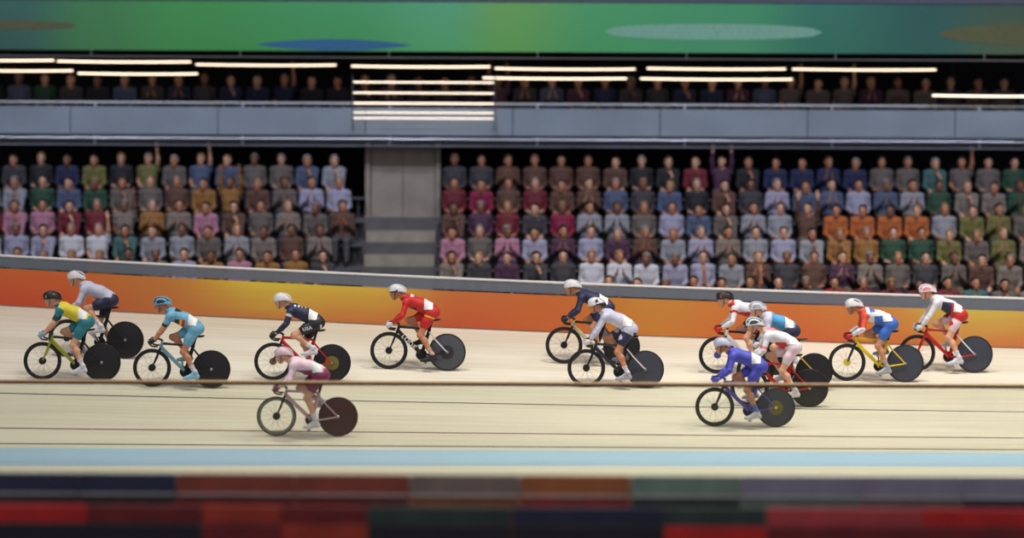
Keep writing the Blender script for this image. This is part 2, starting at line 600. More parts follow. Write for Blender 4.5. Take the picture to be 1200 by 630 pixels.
struct('trim_roof_edge', MB().box(XL, XR, 12.0, 12.25, 7.79, 8.05), mat('roof_edge', (84, 86, 100), 0.6))

# ------------------------------------------------------------------ barrier round the top of the track
def px(u, d=62.2): return (u - 599) / d
def stops(pairs, x0, x1, d=62.2):
    return [((px(u, d) - x0) / (x1 - x0), c) for u, c in pairs]

def quad_strip(name, rows, us, vs, m, parent, thick=None):
    """Vertical sheet: rows of points (one list per height) with UVs."""
    n = len(rows[0]); v = [tuple(p) for r in rows for p in r]; f, uv = [], []
    for j in range(len(rows) - 1):
        for i in range(n - 1):
            q = (j * n + i, j * n + i + 1, (j + 1) * n + i + 1, (j + 1) * n + i)
            f.append(q); uv += [(us[i], vs[j]), (us[i + 1], vs[j]), (us[i + 1], vs[j + 1]), (us[i], vs[j + 1])]
    me = bpy.data.meshes.new(name); me.from_pydata(v, [], f); me.materials.append(m)
    ul = me.uv_layers.new(name='UVMap'); ul.data.foreach_set('uv', [c for p in uv for c in p]); me.update()
    o = link(name, me, parent)
    if thick:
        md = o.modifiers.new('thickness', 'SOLIDIFY'); md.thickness = thick; md.offset = 0
    return o

low = [(-200, (200, 72, 40)), (60, (206, 80, 44)), (200, (196, 112, 58)), (330, (198, 124, 60)), (420, (198, 114, 56)), (540, (196, 84, 48)), (640, (198, 98, 46)),
       (760, (196, 120, 46)), (900, (198, 90, 48)), (1000, (198, 98, 50)), (1130, (200, 116, 58)), (1300, (196, 92, 50))]
top = [(-200, (210, 98, 46)), (60, (214, 102, 48)), (190, (202, 124, 54)), (320, (216, 190, 62)), (430, (212, 174, 62)), (540, (200, 110, 56)), (640, (200, 106, 50)),
       (760, (196, 130, 50)), (900, (200, 110, 52)), (1000, (198, 122, 56)), (1130, (202, 174, 76)), (1300, (198, 140, 62))]
X0, X1 = -14.0, 14.0
M_banner = ramp_mat('orange_yellow_print', stops(low, X0, X1), stops(top, X0, X1), 0.45)
xs = [X0 + 0.5 * i for i in range(57)]
us = [(x - X0) / (X1 - X0) for x in xs]
edge = [tp(x, 6.82) for x in xs]
root = tag(empty('trackside_barrier', edge[28]), 'long orange and yellow printed barrier with a steel handrail along the top of the track', 'barrier')
inv = Vector(edge[28])
rel = [e - inv for e in edge]
up = lambda h, dy=0: [e + Vector((0, dy, h)) for e in rel]
quad_strip('banner', [up(0.02), up(0.36), up(0.695)], us, [0, 0.5, 1], M_banner, root, 0.03)
quad_strip('clear_screen', [up(0.72, 0.03), up(0.90, 0.03)], us, [0, 1], clear_mat('grey_acrylic', (190, 196, 204), 0.5, (140, 146, 158)), root, 0.012)
MB().tube([e + Vector((0, 0.03, 0.93)) for e in rel], 0.024, 8).build('handrail', M_whitepaint, root)
for i in range(0, 57, 4):
    e = rel[i]
    MB().box(e.x - 0.025, e.x + 0.025, e.y + 0.04, e.y + 0.09, e.z - 0.1, e.z + 0.92, bev=0.008).build('post', M_steel, root)

# ------------------------------------------------------------------ glass fence round the infield
M_glass = clear_mat('fence_glass', (247, 248, 243), 0.06, (160, 162, 140))
root = tag(empty('infield_fence', (0, -2.2, -0.36)), 'clear glass fence with a slim brown top rail on the near side of the track', 'fence')
MB().box(-13.5, 13.5, -0.03, 0.03, 1.668, 1.702, bev=0.008).build('top_rail', mat('tan_rail', (226, 190, 142), 0.4), root)
MB().box(-13.5, 13.5, -0.034, 0.034, 1.632, 1.668, bev=0.008).build('rail_channel', mat('brown_rail', (92, 62, 38), 0.45), root)
for i in range(9):
    MB().box(-13.5 + 3 * i + 0.0004, -10.5 + 3 * i - 0.0004, -0.005, 0.005, 0.12, 1.635).build('glass_panel', M_glass, root, smooth=False)
MB().box(-13.5, 13.5, -0.05, 0.05, 0.0, 0.13, bev=0.01).build('base_channel', M_steel, root)

# ------------------------------------------------------------------ infield boards in front (bottom of the picture)
FEET = mat('board_foot', (50, 50, 54), 0.6)
def board(x0, x1, y, ztop, body, lower, label, railed):
    zb = -0.36
    r = tag(empty('infield_board', ((x0 + x1) / 2, y, zb)), label, 'board', 'low boards standing in the infield')
    w = (x1 - x0) / 2 - 0.003; H = ztop - zb
    cut = H - (0.30 if railed else 0.24)
    MB().box(-w, w, -0.03, 0.03, cut, H, bev=0.01).build('top_panel', body, r)
    MB().box(-w, w, -0.03, 0.03, 0.12, cut - 0.004, bev=0.01).build('bottom_panel', lower, r)
    if railed:
        MB().tube([(-w + 0.02, -0.055, cut + 0.02), (w - 0.02, -0.055, cut + 0.02)], 0.012, 8).build('rail', M_steel, r)
    for sx in (-1, 1):
        MB().box(sx * w * 0.8 - 0.03, sx * w * 0.8 + 0.03, -0.25, 0.25, 0, 0.035, bev=0.008).box(sx * w * 0.8 - 0.02, sx * w * 0.8 + 0.02, -0.02, 0.02, 0.03, 0.13).build('foot', FEET, r)
    return r
navy = mat('board_navy', (36, 40, 66), 0.5, vary=0.25, scale=2)
brown = mat('board_brown_red', (124, 58, 46), 0.5, vary=0.25, scale=2)
orange = mat('board_orange_brown', (142, 84, 48), 0.5, vary=0.2, scale=2)
greyb = mat('board_grey_brown', (112, 98, 94), 0.5, vary=0.2, scale=2)
lav = mat('board_lavender_grey', (120, 118, 138), 0.5, vary=0.15, scale=2)
teal = mat('board_grey_green', (104, 124, 114), 0.5, vary=0.2, scale=2)
red = mat('board_red', (186, 30, 26), 0.5, vary=0.2, scale=2)
dred = mat('board_dark_red', (110, 26, 28), 0.5, vary=0.25, scale=2)
rust = mat('board_rust', (156, 50, 28), 0.5, vary=0.25, scale=2)
green = mat('board_dark_green', (46, 62, 56), 0.5, vary=0.25, scale=2)
pink = mat('board_faded_red', (176, 62, 66), 0.5, vary=0.15, scale=2)
black = mat('board_black', (30, 26, 34), 0.5)
A = -11.0; PA = 86.8
for u0, u1, b, lo, lb in ((-60, 90, navy, black, 'navy board at the far left end of the back row of infield boards'),
                          (90, 205, navy, black, 'navy board second from the left in the back row of infield boards'),
                          (205, 345, brown, dred, 'brown-red board beside the navy ones in the back row of infield boards'),
                          (345, 480, brown, dred, 'brown-red board below the red rider in the back row of infield boards'),
                          (480, 610, greyb, orange, 'grey-brown board with an orange lower half in the infield'),
                          (610, 740, orange, rust, 'orange-brown board standing in the middle of the back infield row'),
                          (740, 870, teal, green, 'grey-green board in the back row of infield boards'),
                          (870, 1010, lav, teal, 'lavender-grey board with a grey-green lower half in the infield'),
                          (1010, 1130, lav, greyb, 'lavender-grey board with a grey-brown lower half in the infield'),
                          (1130, 1260, lav, navy, 'lavender-grey board at the far right end of the back infield row')):
    board(px(u0, PA), px(u1, PA), A, 0.81, b, lo, lb, True)
B = -13.0; PB = 90.7
for u0, u1, b, lo, lb in ((-60, 100, red, black, 'bright red board at the bottom left of the front infield row'),
                          (100, 235, dred, black, 'dark red board beside the bright red one in the front infield row'),
                          (235, 330, rust, dred, 'rust-coloured board left of centre in the front infield row'),
                          (330, 430, dred, rust, 'dark red board with a rust lower half in the front infield row'),
                          (430, 600, green, black, 'dark green board with a black lower half in the front infield row'),
                          (600, 780, navy, black, 'navy board in the middle of the front infield row'),
                          (780, 900, green, red, 'dark green board over a red lower half in the front infield row'),
                          (900, 1085, pink, dred, 'faded red board in the front infield row'),
                          (1085, 1260, red, dred, 'bright red board at the bottom right of the front infield row')):
    board(px(u0, PB), px(u1, PB), B, 0.62, b, lo, lb, False)

# ------------------------------------------------------------------ green banner on the upper storey
gl = [(-260, (44, 69, 67)), (20, (51, 94, 78)), (110, (67, 132, 69)), (220, (64, 152, 69)), (400, (67, 159, 80)), (520, (87, 174, 103)), (590, (103, 174, 80)), (700, (73, 165, 96)),
      (860, (71, 156, 103)), (960, (49, 120, 94)), (1080, (44, 103, 85)), (1180, (82, 103, 69)), (1400, (67, 73, 58))]
gu = [(-260, (44, 73, 73)), (20, (60, 112, 94)), (110, (69, 138, 78)), (220, (71, 161, 78)), (400, (78, 170, 103)), (520, (96, 179, 125)), (590, (116, 179, 91)), (700, (82, 172, 105)),
      (860, (73, 163, 107)), (960, (53, 129, 103)), (1080, (42, 98, 87)), (1180, (67, 94, 73)), (1400, (56, 67, 60))]
D2 = 58.2
M_green = ramp_mat('green_print', stops(gl, X0, X1, D2), stops(gu, X0, X1, D2), 0.55)
root = tag(empty('green_banner', (0, 11.97, 6.79)), 'long green printed banner across the front of the top storey', 'banner')
n = 57
row = lambda h: [Vector((x, 0, h)) for x in xs]
quad_strip('banner_sheet', [row(0), row(0.5), row(0.985)], us, [0, 0.5, 1], M_green, root, 0.02)
for hx in (-11, -5.5, 0, 5.5, 11):
    MB().box(hx - 0.03, hx + 0.03, 0.012, 0.28, 0.96, 0.985).build('hanger', M_steel, root, smooth=False)
def blob(name, u0, u1, z0, z1, rgb, wav=0.35, y=-0.014):
    pts = []
    N = 24
    a, b = px(u0, D2), px(u1, D2)
    up_, dn = [], []
    for i in range(N + 1):
        q = i / N
        e = math.sin(PI * q) ** wav
        zc = (z0 + z1) / 2; hh = (z1 - z0) / 2 * e
        up_.append((a + (b - a) * q, zc + hh)); dn.append((a + (b - a) * q, zc - hh))
    out = up_ + dn[::-1]
    v = [(x, y - 0.002, z) for x, z in out] + [(x, y + 0.003, z) for x, z in out]
    k = len(out)
    f = [tuple(range(k)), tuple(range(2 * k - 1, k - 1, -1))] + [(i, (i + 1) % k, k + (i + 1) % k, k + i) for i in range(k)]
    MB().add(v, f).build(name, mat(name + str(u0), rgb, 0.55, vary=0.1), root, smooth=False)
blob('printed_shape', 300, 480, 0.01, 0.24, (44, 104, 142), 0.8)
blob('printed_shape', 705, 960, 0.26, 0.58, (128, 178, 150))
blob('printed_shape', -60, 90, 0.40, 0.58, (92, 92, 54))
blob('printed_shape', 1095, 1290, 0.18, 0.62, (96, 96, 56), 0.6)

# ------------------------------------------------------------------ pipes and rails of the stand
def rail(name, y, z, r, m, label, zf, x0=XL, x1=XR, step=3.0):
    o = tag(empty(name, (0, y, zf)), label, 'rail')
    MB().tube([(x0, 0, z - zf), (x1, 0, z - zf)], r, 8).build('pipe', m, o)
    x = x0 + 0.5
    while x < x1:
        MB().box(x - 0.015, x + 0.015, -0.015, 0.015, min(0, z - zf), max(0, z - zf)).build('bracket', m, o, smooth=False)
        x += step
    return o
rail('deck_handrail', 12.98, 5.74, 0.02, M_whitepaint, 'slim pale handrail along the top of the grey parapet', 5.65)
rail('ledge_rail', 12.86, 5.02, 0.014, M_steel, 'thin steel rail under the grey parapet, above the lower stand', 5.06)
rail('cable_rail', 12.86, 4.88, 0.014, mat('grey_pipe', (130, 130, 134), 0.5), 'thin grey rail, lowest of the two under the grey parapet', 5.0)
rail('soffit_rail', 12.3, 6.67, 0.016, M_whitepaint, 'thin pale rail hung right under the green banner', 6.80)

# ------------------------------------------------------------------ blurred point lamps drawn out into glowing tubes under the top storey
M_lamp = lamp_mat('warm_white_tube', (255, 232, 202), 2.6)
M_housing = mat('tube_housing', (70, 70, 72), 0.5)
def lamp_streak(u0, u1, v, y, label, first=[None]):
    d = 4080 / (58 + y)
    a, b = (u0 - 599) / d, (u1 - 599) / d
    z = 6 - (v + 0.0 - 107) * (58 + y) / 4080
    r = tag(empty('lamp_streak', ((a + b) / 2, y, z)), label, 'light', 'lamp streaks under the top storey')
    w = (b - a) / 2
    pts = [(x, 0, 0.012 * (x / w) ** 2) for x in [-w + 2 * w * i / 10 for i in range(11)]]
    MB().tube(pts, 0.016, 8).build('streak_tube', M_lamp, r)
    MB().tube([(x, y_, z_ + 0.03) for x, y_, z_ in pts], 0.016, 6).build('housing', M_housing, r)
    for s in (-0.7, 0.7):
        MB().tube([(s * w, 0, 0.03), (s * w, 0, 6.80 - z)], 0.004, 5).build('hanger', M_housing, r)
for u0, u1, v, y, lb in ((-90, 62, 74, 13.5, 'leftmost glowing lamp streak of the upper line'),
                         (66, 222, 75, 13.5, 'second glowing lamp streak from the left in the upper line'),
                         (228, 392, 78, 13.5, 'third glowing lamp streak from the left in the upper line'),
                         (410, 572, 79, 13.5, 'glowing lamp streak right above the rack of stacked streaks'),
                         (578, 742, 81, 13.5, 'glowing lamp streak in the middle of the upper line'),
                         (756, 918, 80, 13.5, 'second glowing lamp streak from the right in the upper line'),
                         (926, 1094, 80, 13.5, 'rightmost glowing lamp streak of the upper line'),
                         (-60, 84, 86, 13.25, 'leftmost glowing lamp streak of the lower line'),
                         (90, 230, 89, 13.25, 'second glowing lamp streak from the left in the lower line'),
                         (564, 732, 92, 13.25, 'glowing lamp streak in the middle of the lower line'),
                         (748, 926, 92, 13.25, 'glowing lamp streak right of the middle in the lower line'),
                         (1090, 1250, 110, 12.7, 'low glowing lamp streak hanging alone at the right')):
    lamp_streak(u0, u1, v, y, lb)
r = tag(empty('lamp_streak_rack', (px(495, 57.5), 12.62, 4.9)), 'rack of five glowing lamp streaks stacked one above the other before the parapet', 'light')  # streaks of lamps shaped as tubes, held on an added rack
w = 1.42
for v in (97, 109.5, 121.5, 132.5, 139):
    z = 6 - (v - 107) * 70.6 / 4080 - 4.9
    MB().tube([(-w, 0, z), (w, 0, z)], 0.011 if v < 132 else 0.008, 8).build('streak_tube', M_lamp, r)
for s in (-1, 1):
    MB().box(s * 1.44 - 0.012, s * 1.44 + 0.012, 0.0, 0.03, 0.30, 1.42).box(s * 1.44 - 0.012, s * 1.44 + 0.012, 0.0, 0.03, 0.34, 0.37).build('upright', M_housing, r, smooth=False)
    MB().box(s * 1.44 - 0.012, s * 1.44 + 0.012, 0.03, 0.275, 0.34, 0.37).build('mount_arm', M_housing, r, smooth=False)
# ================================================================== BICYCLES AND RIDERS
R_W = 0.335
HALF = 0.521
HUBF, HUBR = (-HALF, 0, R_W), (HALF, 0, R_W)
BB = (0.062, 0, 0.275)
M_tyre = mat('tyre_rubber', (26, 25, 26), 0.6, vary=0.2)
M_carbon = mat('carbon_black', (24, 24, 27), 0.35, vary=0.2)
M_alu = mat('aluminium', (186, 186, 190), 0.3, 0.85)
M_rimblack = mat('rim_black', (30, 29, 31), 0.35)
M_spoke = mat('spoke_grey', (96, 94, 92), 0.4, 0.3)

def me_of(mb, name, m):
    o = mb.build(name, m); me = o.data; bpy.data.objects.remove(o); return me
ME = {}
def shared():
    c = []
    for i in range(8):
        a = 2 * PI * i / 8
        c.append((R_W - 0.0125 + 0.0125 * math.cos(a), 0.0125 * math.sin(a)))
    ME['tyre'] = me_of(MB().lathe_y(c, n=56, closed=True), 'tyre', M_tyre)
    ME['rim'] = me_of(MB().lathe_y([(0.312, -0.011), (0.314, 0.0), (0.312, 0.011), (0.285, 0.012), (0.266, 0.004), (0.266, -0.004), (0.285, -0.012)], n=56, closed=True), 'rim', M_rimblack)
    ME['hub'] = me_of(MB().lathe_y([(0.0, -0.062), (0.012, -0.062), (0.014, -0.046), (0.060, -0.042), (0.063, -0.036), (0.024, -0.028), (0.022, 0.028), (0.063, 0.036), (0.060, 0.042), (0.014, 0.046), (0.012, 0.062), (0.0, 0.062)], n=24), 'hub', M_rimblack)
    s = MB()
    for i in range(20):
        a = 2 * PI * i / 20; b = a + (0.5 if i % 2 else -0.5)
        y = 0.034 if (i // 2) % 2 else -0.034
        s.tube([(0.060 * math.cos(b), y, 0.060 * math.sin(b)), (0.268 * math.cos(a), 0, 0.268 * math.sin(a))], 0.0014, 4)
    ME['spoke'] = me_of(s, 'spoke_lacing', M_spoke)
    ME['disc'] = me_of(MB().lathe_y([(0.0, -0.034), (0.03, -0.033), (0.12, -0.028), (0.24, -0.019), (0.305, -0.0125), (0.314, 0.0), (0.305, 0.0125), (0.24, 0.019), (0.12, 0.028), (0.03, 0.033), (0.0, 0.034)], n=56), 'disc', M_carbon)
    ME['hub_ring'] = me_of(MB().lathe_y([(0.036, -0.0335), (0.125, -0.0285), (0.125, -0.0275), (0.036, -0.0325)], n=40, closed=True), 'hub_ring', M_carbon)
    ME['cap'] = me_of(MB().lathe_y([(0.0, -0.070), (0.018, -0.070), (0.026, -0.060), (0.026, -0.036), (0.0, -0.036)], n=20).lathe_y([(0.0, 0.036), (0.026, 0.036), (0.026, 0.060), (0.018, 0.070), (0.0, 0.070)], n=20), 'hub_cap', M_alu)
shared()

def word_mesh(text, size, depth):
    cu = bpy.data.curves.new('lettering', 'FONT'); cu.body = text; cu.size = size; cu.extrude = depth
    cu.align_x = 'CENTER'; cu.align_y = 'CENTER'; cu.space_character = 1.15; cu.offset = 0.002
    to = bpy.data.objects.new('lettering', cu)
    COL.objects.link(to); bpy.context.view_layer.update()
    me = bpy.data.meshes.new_from_object(to.evaluated_get(bpy.context.evaluated_depsgraph_get()))
    bpy.data.objects.remove(to)
    me.materials.clear()
    return me

def obj(name, me, parent, loc=None, m=None):
    o = link(name, me, parent)
    if loc: o.location = loc
    if m:
        o.material_slots[0].link = 'OBJECT'; o.material_slots[0].material = m
    return o

def bicycle(name_label, loc, slope, c):
    r = tag(empty('track_bicycle', loc, (0, -slope, 0)), name_label, 'bicycle', 'racing bicycles on the track')
    F1, F2, FK = c['frame'], c.get('frame2', c['frame']), c.get('fork', M_carbon)
    # frame
    f = MB()
    fl = ((0, 1, 0), 0.55)
    f.tube([(-0.382, 0, 0.66), (-0.346, 0, 0.79)], [0.028, 0.026], 12, 1)                     # head tube
    f.tube([(-0.352, 0, 0.765), (-0.1, 0, 0.752), (0.19, 0, 0.735)], [0.026, 0.021, 0.02], 10, 0, flat=fl)
    f.tube([(-0.372, 0, 0.70), (-0.15, 0, 0.487), (BB[0], 0, BB[2] + 0.01)], [0.036, 0.036, 0.03], 10, 1, flat=fl)
    f.tube([BB, (0.128, 0, 0.50), (0.198, 0, 0.745)], [0.03, 0.036, 0.03], 10, 0, flat=fl)    # seat tube
    for s in (-1, 1):
        f.tube([(0.19, s * 0.018, 0.69), (0.30, s * 0.05, 0.56), (HALF, s * 0.060, R_W)], [0.013, 0.012, 0.010], 8, 2, flat=fl)
        f.tube([(BB[0], s * 0.03, BB[2]), (0.24, s * 0.055, 0.285), (HALF, s * 0.060, R_W)], [0.018, 0.015, 0.012], 8, 0, flat=fl)
    f.tube([(BB[0], -0.042, BB[2]), (BB[0], 0.042, BB[2])], 0.03, 14, 0)
    f.build('frame', [F1, F2, c.get('stay', F1)], r)
    # fork
    k = MB()
    k.tube([(-0.385, -0.05, 0.668), (-0.385, 0.05, 0.668)], 0.024, 10)
    for s in (-1, 1):
        k.tube([(-0.387, s * 0.046, 0.668), (-0.45, s * 0.05, 0.50), (-HALF, s * 0.052, R_W - 0.005)], [0.021, 0.019, 0.010], 10, flat=((0, 1, 0), 0.5))
    k.build('fork', FK, r)
    # handlebar
    h = MB()
    h.tube([(-0.343, 0, 0.80), (-0.372, 0, 0.832), (-0.425, 0, 0.846)], [0.022, 0.021, 0.018], 10)
    bar = [(-0.425, 0, 0.846), (-0.425, 0.10, 0.848), (-0.432, 0.155, 0.85), (-0.468, 0.186, 0.853), (-0.515, 0.19, 0.845), (-0.548, 0.19, 0.812), (-0.552, 0.19, 0.770), (-0.522, 0.19, 0.735), (-0.47, 0.19, 0.722), (-0.41, 0.19, 0.722)]
    for s in (-1, 1):
        h.tube(catmull([(x, y * s, z) for x, y, z in bar], 4), 0.0125, 8)
    hb = h.build('handlebar', M_carbon, r)
    for s in (-1, 1):
        MB().tube(catmull([(x, y * s, z) for x, y, z in bar[5:]], 4), 0.0155, 8).build('bar_tape', c.get('tape', M_carbon), hb)
    # saddle and post
    MB().tube([(0.196, 0, 0.735), (0.225, 0, 0.84), (0.248, 0, 0.898)], [0.024, 0.022, 0.018], 10, flat=((0, 1, 0), 0.55)).build('seat_post', c.get('post', M_carbon), r)
    rings = []
    for x, w, t, z in ((0.105, 0.016, 0.012, 0.932), (0.14, 0.021, 0.018, 0.938), (0.20, 0.026, 0.02, 0.938), (0.27, 0.045, 0.022, 0.938), (0.33, 0.068, 0.024, 0.944), (0.368, 0.066, 0.022, 0.952), (0.388, 0.045, 0.014, 0.954)):
        rings.append([(x, w * math.cos(a), z - 0.036 + t * 0.75 * math.sin(a) - (0.25 * t if math.sin(a) < 0 else 0)) for a in [2 * PI * i / 14 for i in range(14)]])
    MB().loft(rings).build('saddle', c.get('saddle', M_carbon), r)
    # wheels
    fw = obj('spoked_wheel', ME['rim'], r, HUBF, c.get('rim'))
    obj('tyre', ME['tyre'], fw, (0, 0, 0), c.get('tyre'))
    obj('hub', ME['hub'], fw, (0, 0, 0), c.get('hub'))
    obj('spoke_lacing', ME['spoke'], fw, (0, 0, 0))
    rw = obj('disc_wheel', ME['disc'], r, HUBR, c.get('disc'))
    obj('tyre', ME['tyre'], rw, (0, 0, 0), c.get('tyre'))
    obj('hub_ring', ME['hub_ring'], rw, (0, 0, 0), c.get('ring', c.get('disc')))
    obj('hub_cap', ME['cap'], rw, (0, 0, 0), c.get('cap'))
    # crankset, pedals, chain
    ph = math.radians(c['crank'])
    dx, dz = -math.cos(ph) * 0.165, -math.sin(ph) * 0.165
    cr = MB()
    cr.tube([(BB[0], -0.075, BB[2]), (BB[0], 0.075, BB[2])], 0.014, 10)
    cs = cr.build('crankset', M_carbon, r)
    pedals = []
    for s in (-1, 1):
        q = -s if False else s
        sx = 1 if s < 0 else -1          # left crank follows the angle, right is opposite
        P = (BB[0] + sx * dx, s * 0.125, BB[2] + sx * dz)
        MB().tube([(BB[0], s * 0.072, BB[2]), (P[0], s * 0.078, P[2])], [0.016, 0.011], 8, flat=((0, 1, 0), 0.6)).build('crank_arm', c.get('crankmat', M_carbon), cs)
        MB().tube([(P[0], s * 0.075, P[2]), (P[0], s * 0.155, P[2])], 0.006, 6).box(P[0] - 0.032, P[0] + 0.032, min(s * 0.098, s * 0.152), max(s * 0.098, s * 0.152), P[2] - 0.009, P[2] + 0.009, bev=0.004).build('pedal', M_alu, cs)
        pedals.append(P)
    MB().lathe_y([(0.03, 0.041), (0.098, 0.041), (0.100, 0.044), (0.098, 0.047), (0.03, 0.047)], BB, 36, closed=True).build('chainring', M_carbon, cs)
    a0 = math.asin((0.1 - 0.03) / (HALF - BB[0]))
    loop = []
    for i in range(13):
        a = PI / 2 + PI * i / 12
        loop.append((BB[0] + 0.101 * math.cos(a), 0.044, BB[2] + 0.101 * math.sin(a)))
    for i in range(9):
        a = -PI / 2 + PI * i / 8
        loop.append((HALF + 0.03 * math.cos(a), 0.044, R_W + 0.03 * math.sin(a)))
    MB().tube(loop, 0.0045, 6, closed=True).build('chain', M_alu, r)
    if c.get('word'):
        me = word_mesh(c['word'], 0.112, 0.0008)
        me.materials.clear(); me.materials.append(c['wordmat'])
        o = link('lettering', me, r)
        ang = math.atan2(0.285 - 0.70, BB[0] + 0.372)
        o.matrix_local = Matrix.Translation((-0.165, -0.0225, 0.497)) @ Matrix.Rotation(-ang, 4, 'Y') @ Matrix.Rotation(PI / 2, 4, 'X')
    return r, pedals

SKIN = {'fair': mat('skin_fair', (214, 160, 128), 0.55, vary=0.06), 'tan': mat('skin_tan', (188, 128, 94), 0.55, vary=0.06), 'brown': mat('skin_brown', (132, 86, 60), 0.55, vary=0.06)}
M_lips = mat('lips', (160, 84, 76), 0.5); M_brow = mat('brow', (70, 50, 40), 0.7)
M_eyew = mat('eye_white', (220, 218, 212), 0.25, vary=0.02); M_iris = mat('iris_dark', (40, 28, 22), 0.2)

def eye_obj(parent, p, R, first=[None]):
    """White ball with a dark iris, turned the way the head looks (R columns: forward, side, up)."""
    if first[0] is None:
        b = MB().ball((0, 0, 0), 0.0125, 0, 14, 10)
        b.mi = [1 if sum(b.v[i][0] for i in q) / len(q) > 0.0095 else 0 for q in b.f]
        first[0] = me_of(b, 'eye', [M_eyew, M_iris])
    o = link('eye', first[0], parent)
    o.matrix_local = Matrix([[R[0][0], R[0][1], R[0][2], p[0]], [R[1][0], R[1][1], R[1][2], p[1]], [R[2][0], R[2][1], R[2][2], p[2]], [0, 0, 0, 1]])
    return o

HC = np.array((0.24, 0, 1.03))
def rider(label, loc, slope, c, pedals):
    al = c['lift'] / 0.72
    ca, sa = math.cos(al), math.sin(al)
    SL = np.array((c.get('slide', 0.0), 0, abs(c.get('slide', 0.0)) * 0.15))
    def T(p):
        d = np.array(p, float) - HC
        return HC + SL + np.array((d[0] * ca + d[2] * sa, d[1], -d[0] * sa + d[2] * ca))
    def Ti(P):
        d = P - HC - SL
        return HC + np.stack([d[:, 0] * ca - d[:, 2] * sa, d[:, 1], d[:, 0] * sa + d[:, 2] * ca], 1)
    fx = c.get('fwd', 0.0)
    P = []
    for s in (-1, 1):
        P += [ell(SL + (0.215, s * 0.065, 1.045), (0.135, 0.095, 0.11), 'pelvis', 0.05),
              ell(SL + (0.275, s * 0.072, 1.035), (0.098, 0.082, 0.098), 'pelvis', 0.04),
              cone(T((0.19, s * 0.035, 1.10)), T((0.03, s * 0.04, 1.165)), 0.105, 0.108, 'belly', 0.05),
              cone(T((0.03, s * 0.05, 1.17)), T((-0.15, s * 0.07, 1.22)), 0.108, 0.106, 'chest', 0.05),
              cone(T((-0.17, s * 0.04, 1.25)), T((-0.215, s * 0.165, 1.235)), 0.075, 0.062, 'chest', 0.05)]
    P += [cone(T((-0.17, 0, 1.275)), T((-0.29, 0, 1.295)), 0.072, 0.06, 'chest', 0.04),
          cone(T((-0.26, 0, 1.29)), T((-0.375, 0, 1.345)), 0.056, 0.052, 'neck', 0.03)]
    hp, eyes, R = head_prims(T((-0.425 - fx, 0, 1.365)), (-1, c.get('look', 0.0), -0.2), (-0.15, 0, 1))
    P += hp
    hc = T((-0.425 - fx, 0, 1.365))
    for s in (-1, 1):
        S = T((-0.225 - fx * 0.3, s * 0.185, 1.22))
        bar = np.array((-0.550, s * 0.19, 0.785))
        D = unit((-0.84, 0, -0.54)); Nn = np.array((0, -s, 0.0))
        W = bar - D * 0.086 - Nn * 0.035
        E = bend(S, W, 0.268, 0.240, (0.55, s * 0.55, -0.2))
        P += [ell(S + (E - S) * 0.08, (0.064, 0.058, 0.064), 'arm', 0.03),
              cone(S, E, 0.050, 0.039, 'arm', 0.03), cone(E, E + (W - E) * 0.35, 0.040, 0.041, 'fore_a', 0.02), cone(E + (W - E) * 0.35, W, 0.041, 0.026, 'fore', 0.02)]
        P += hand_prims(W, D, Nn, 1 if s > 0 else -1, 0.92, 'hand')
        Pd = np.array(pedals[0 if s < 0 else 1])
        Bl = Pd + np.array((-0.004, s * 0.004, 0.058))
        # heel rises a little as the pedal goes back and up
        Hl = Bl + np.array((0.162, 0, 0.024)); An = Bl + np.array((0.122, -s * 0.006, 0.098)); To = Bl + np.array((-0.07, s * 0.006, -0.008))
        H = SL + np.array((0.215, s * 0.09, 1.015)); K = bend(H, An, 0.425, 0.415, (-1, 0, 0.5))
        if s < 0: left_leg = (H, K)
        sh = An - K; L = np.linalg.norm(sh); back = unit(np.cross(np.cross(sh, (1, 0, 0)), sh))
        P += [cone(H, K, 0.092, 0.055, 'thigh', 0.04), ell(H + (K - H) * 0.42 + np.array((-0.01, 0, 0.015)), (0.08, 0.07, 0.08), 'thigh', 0.05),
              ell(K, (0.055, 0.052, 0.055), 'shin_a', 0.02),
              cone(K, K + sh * 0.30 + back * 0.018, 0.05, 0.056, 'shin_a', 0.03), cone(K + sh * 0.30 + back * 0.018, K + sh * 0.68, 0.056, 0.038, 'shin_a', 0.03),
              cone(K + sh * 0.66, An, 0.039, 0.034, 'shin', 0.03),
              cone(An, Hl, 0.033, 0.030, 'foot', 0.025), cone(An, Bl, 0.034, 0.030, 'foot', 0.03), cone(Hl, Bl, 0.030, 0.031, 'foot', 0.02), cone(Bl, To, 0.031, 0.022, 'foot', 0.02)]
    fig = Figure(P, 0.0075)
    fig.left_leg = left_leg
    me = fig.body('person', [SKIN[c.get('skin', 'fair')], M_lips, M_brow], [(fig.isin('lips'), 1), (fig.isin('brow'), 2)])
    o = tag(link('person', me), label, 'person', 'cyclists racing on the track')
    o.location = loc; o.rotation_euler = (0, -slope, 0)
    V = fig.V; TL = Ti(V)
    longs = c.get('long', True)
    def wrap(pick):
        if pick is None: return None
        def g(Cc, rg, t, names):
            return pick(Ti(Cc), Cc, np.array(names)[rg], t)
        return g
    jm = fig.isin('chest', 'belly') | (fig.isin('neck') & (fig.t < 0.25)) | (fig.isin('pelvis') & (TL[:, 2] > 1.09) & (TL[:, 0] < 0.27))
    sl = fig.isin('arm') & ((fig.t < 0.8) | longs)
    if longs: sl |= fig.isin('fore_a') | (fig.isin('fore') & (fig.t < 0.8))
    je = link('jersey', fig.cloth('jersey', jm | sl, 0.007, c['jm'], wrap(c.get('jp'))), o)
    sm = fig.isin('pelvis') | (fig.isin('thigh') & (fig.t < c.get('leg', 0.70)))
    sm &= ~(jm & (TL[:, 2] > 1.11))
    link('shorts', fig.cloth('shorts', sm, 0.0055, c['sm'], wrap(c.get('sp'))), o)
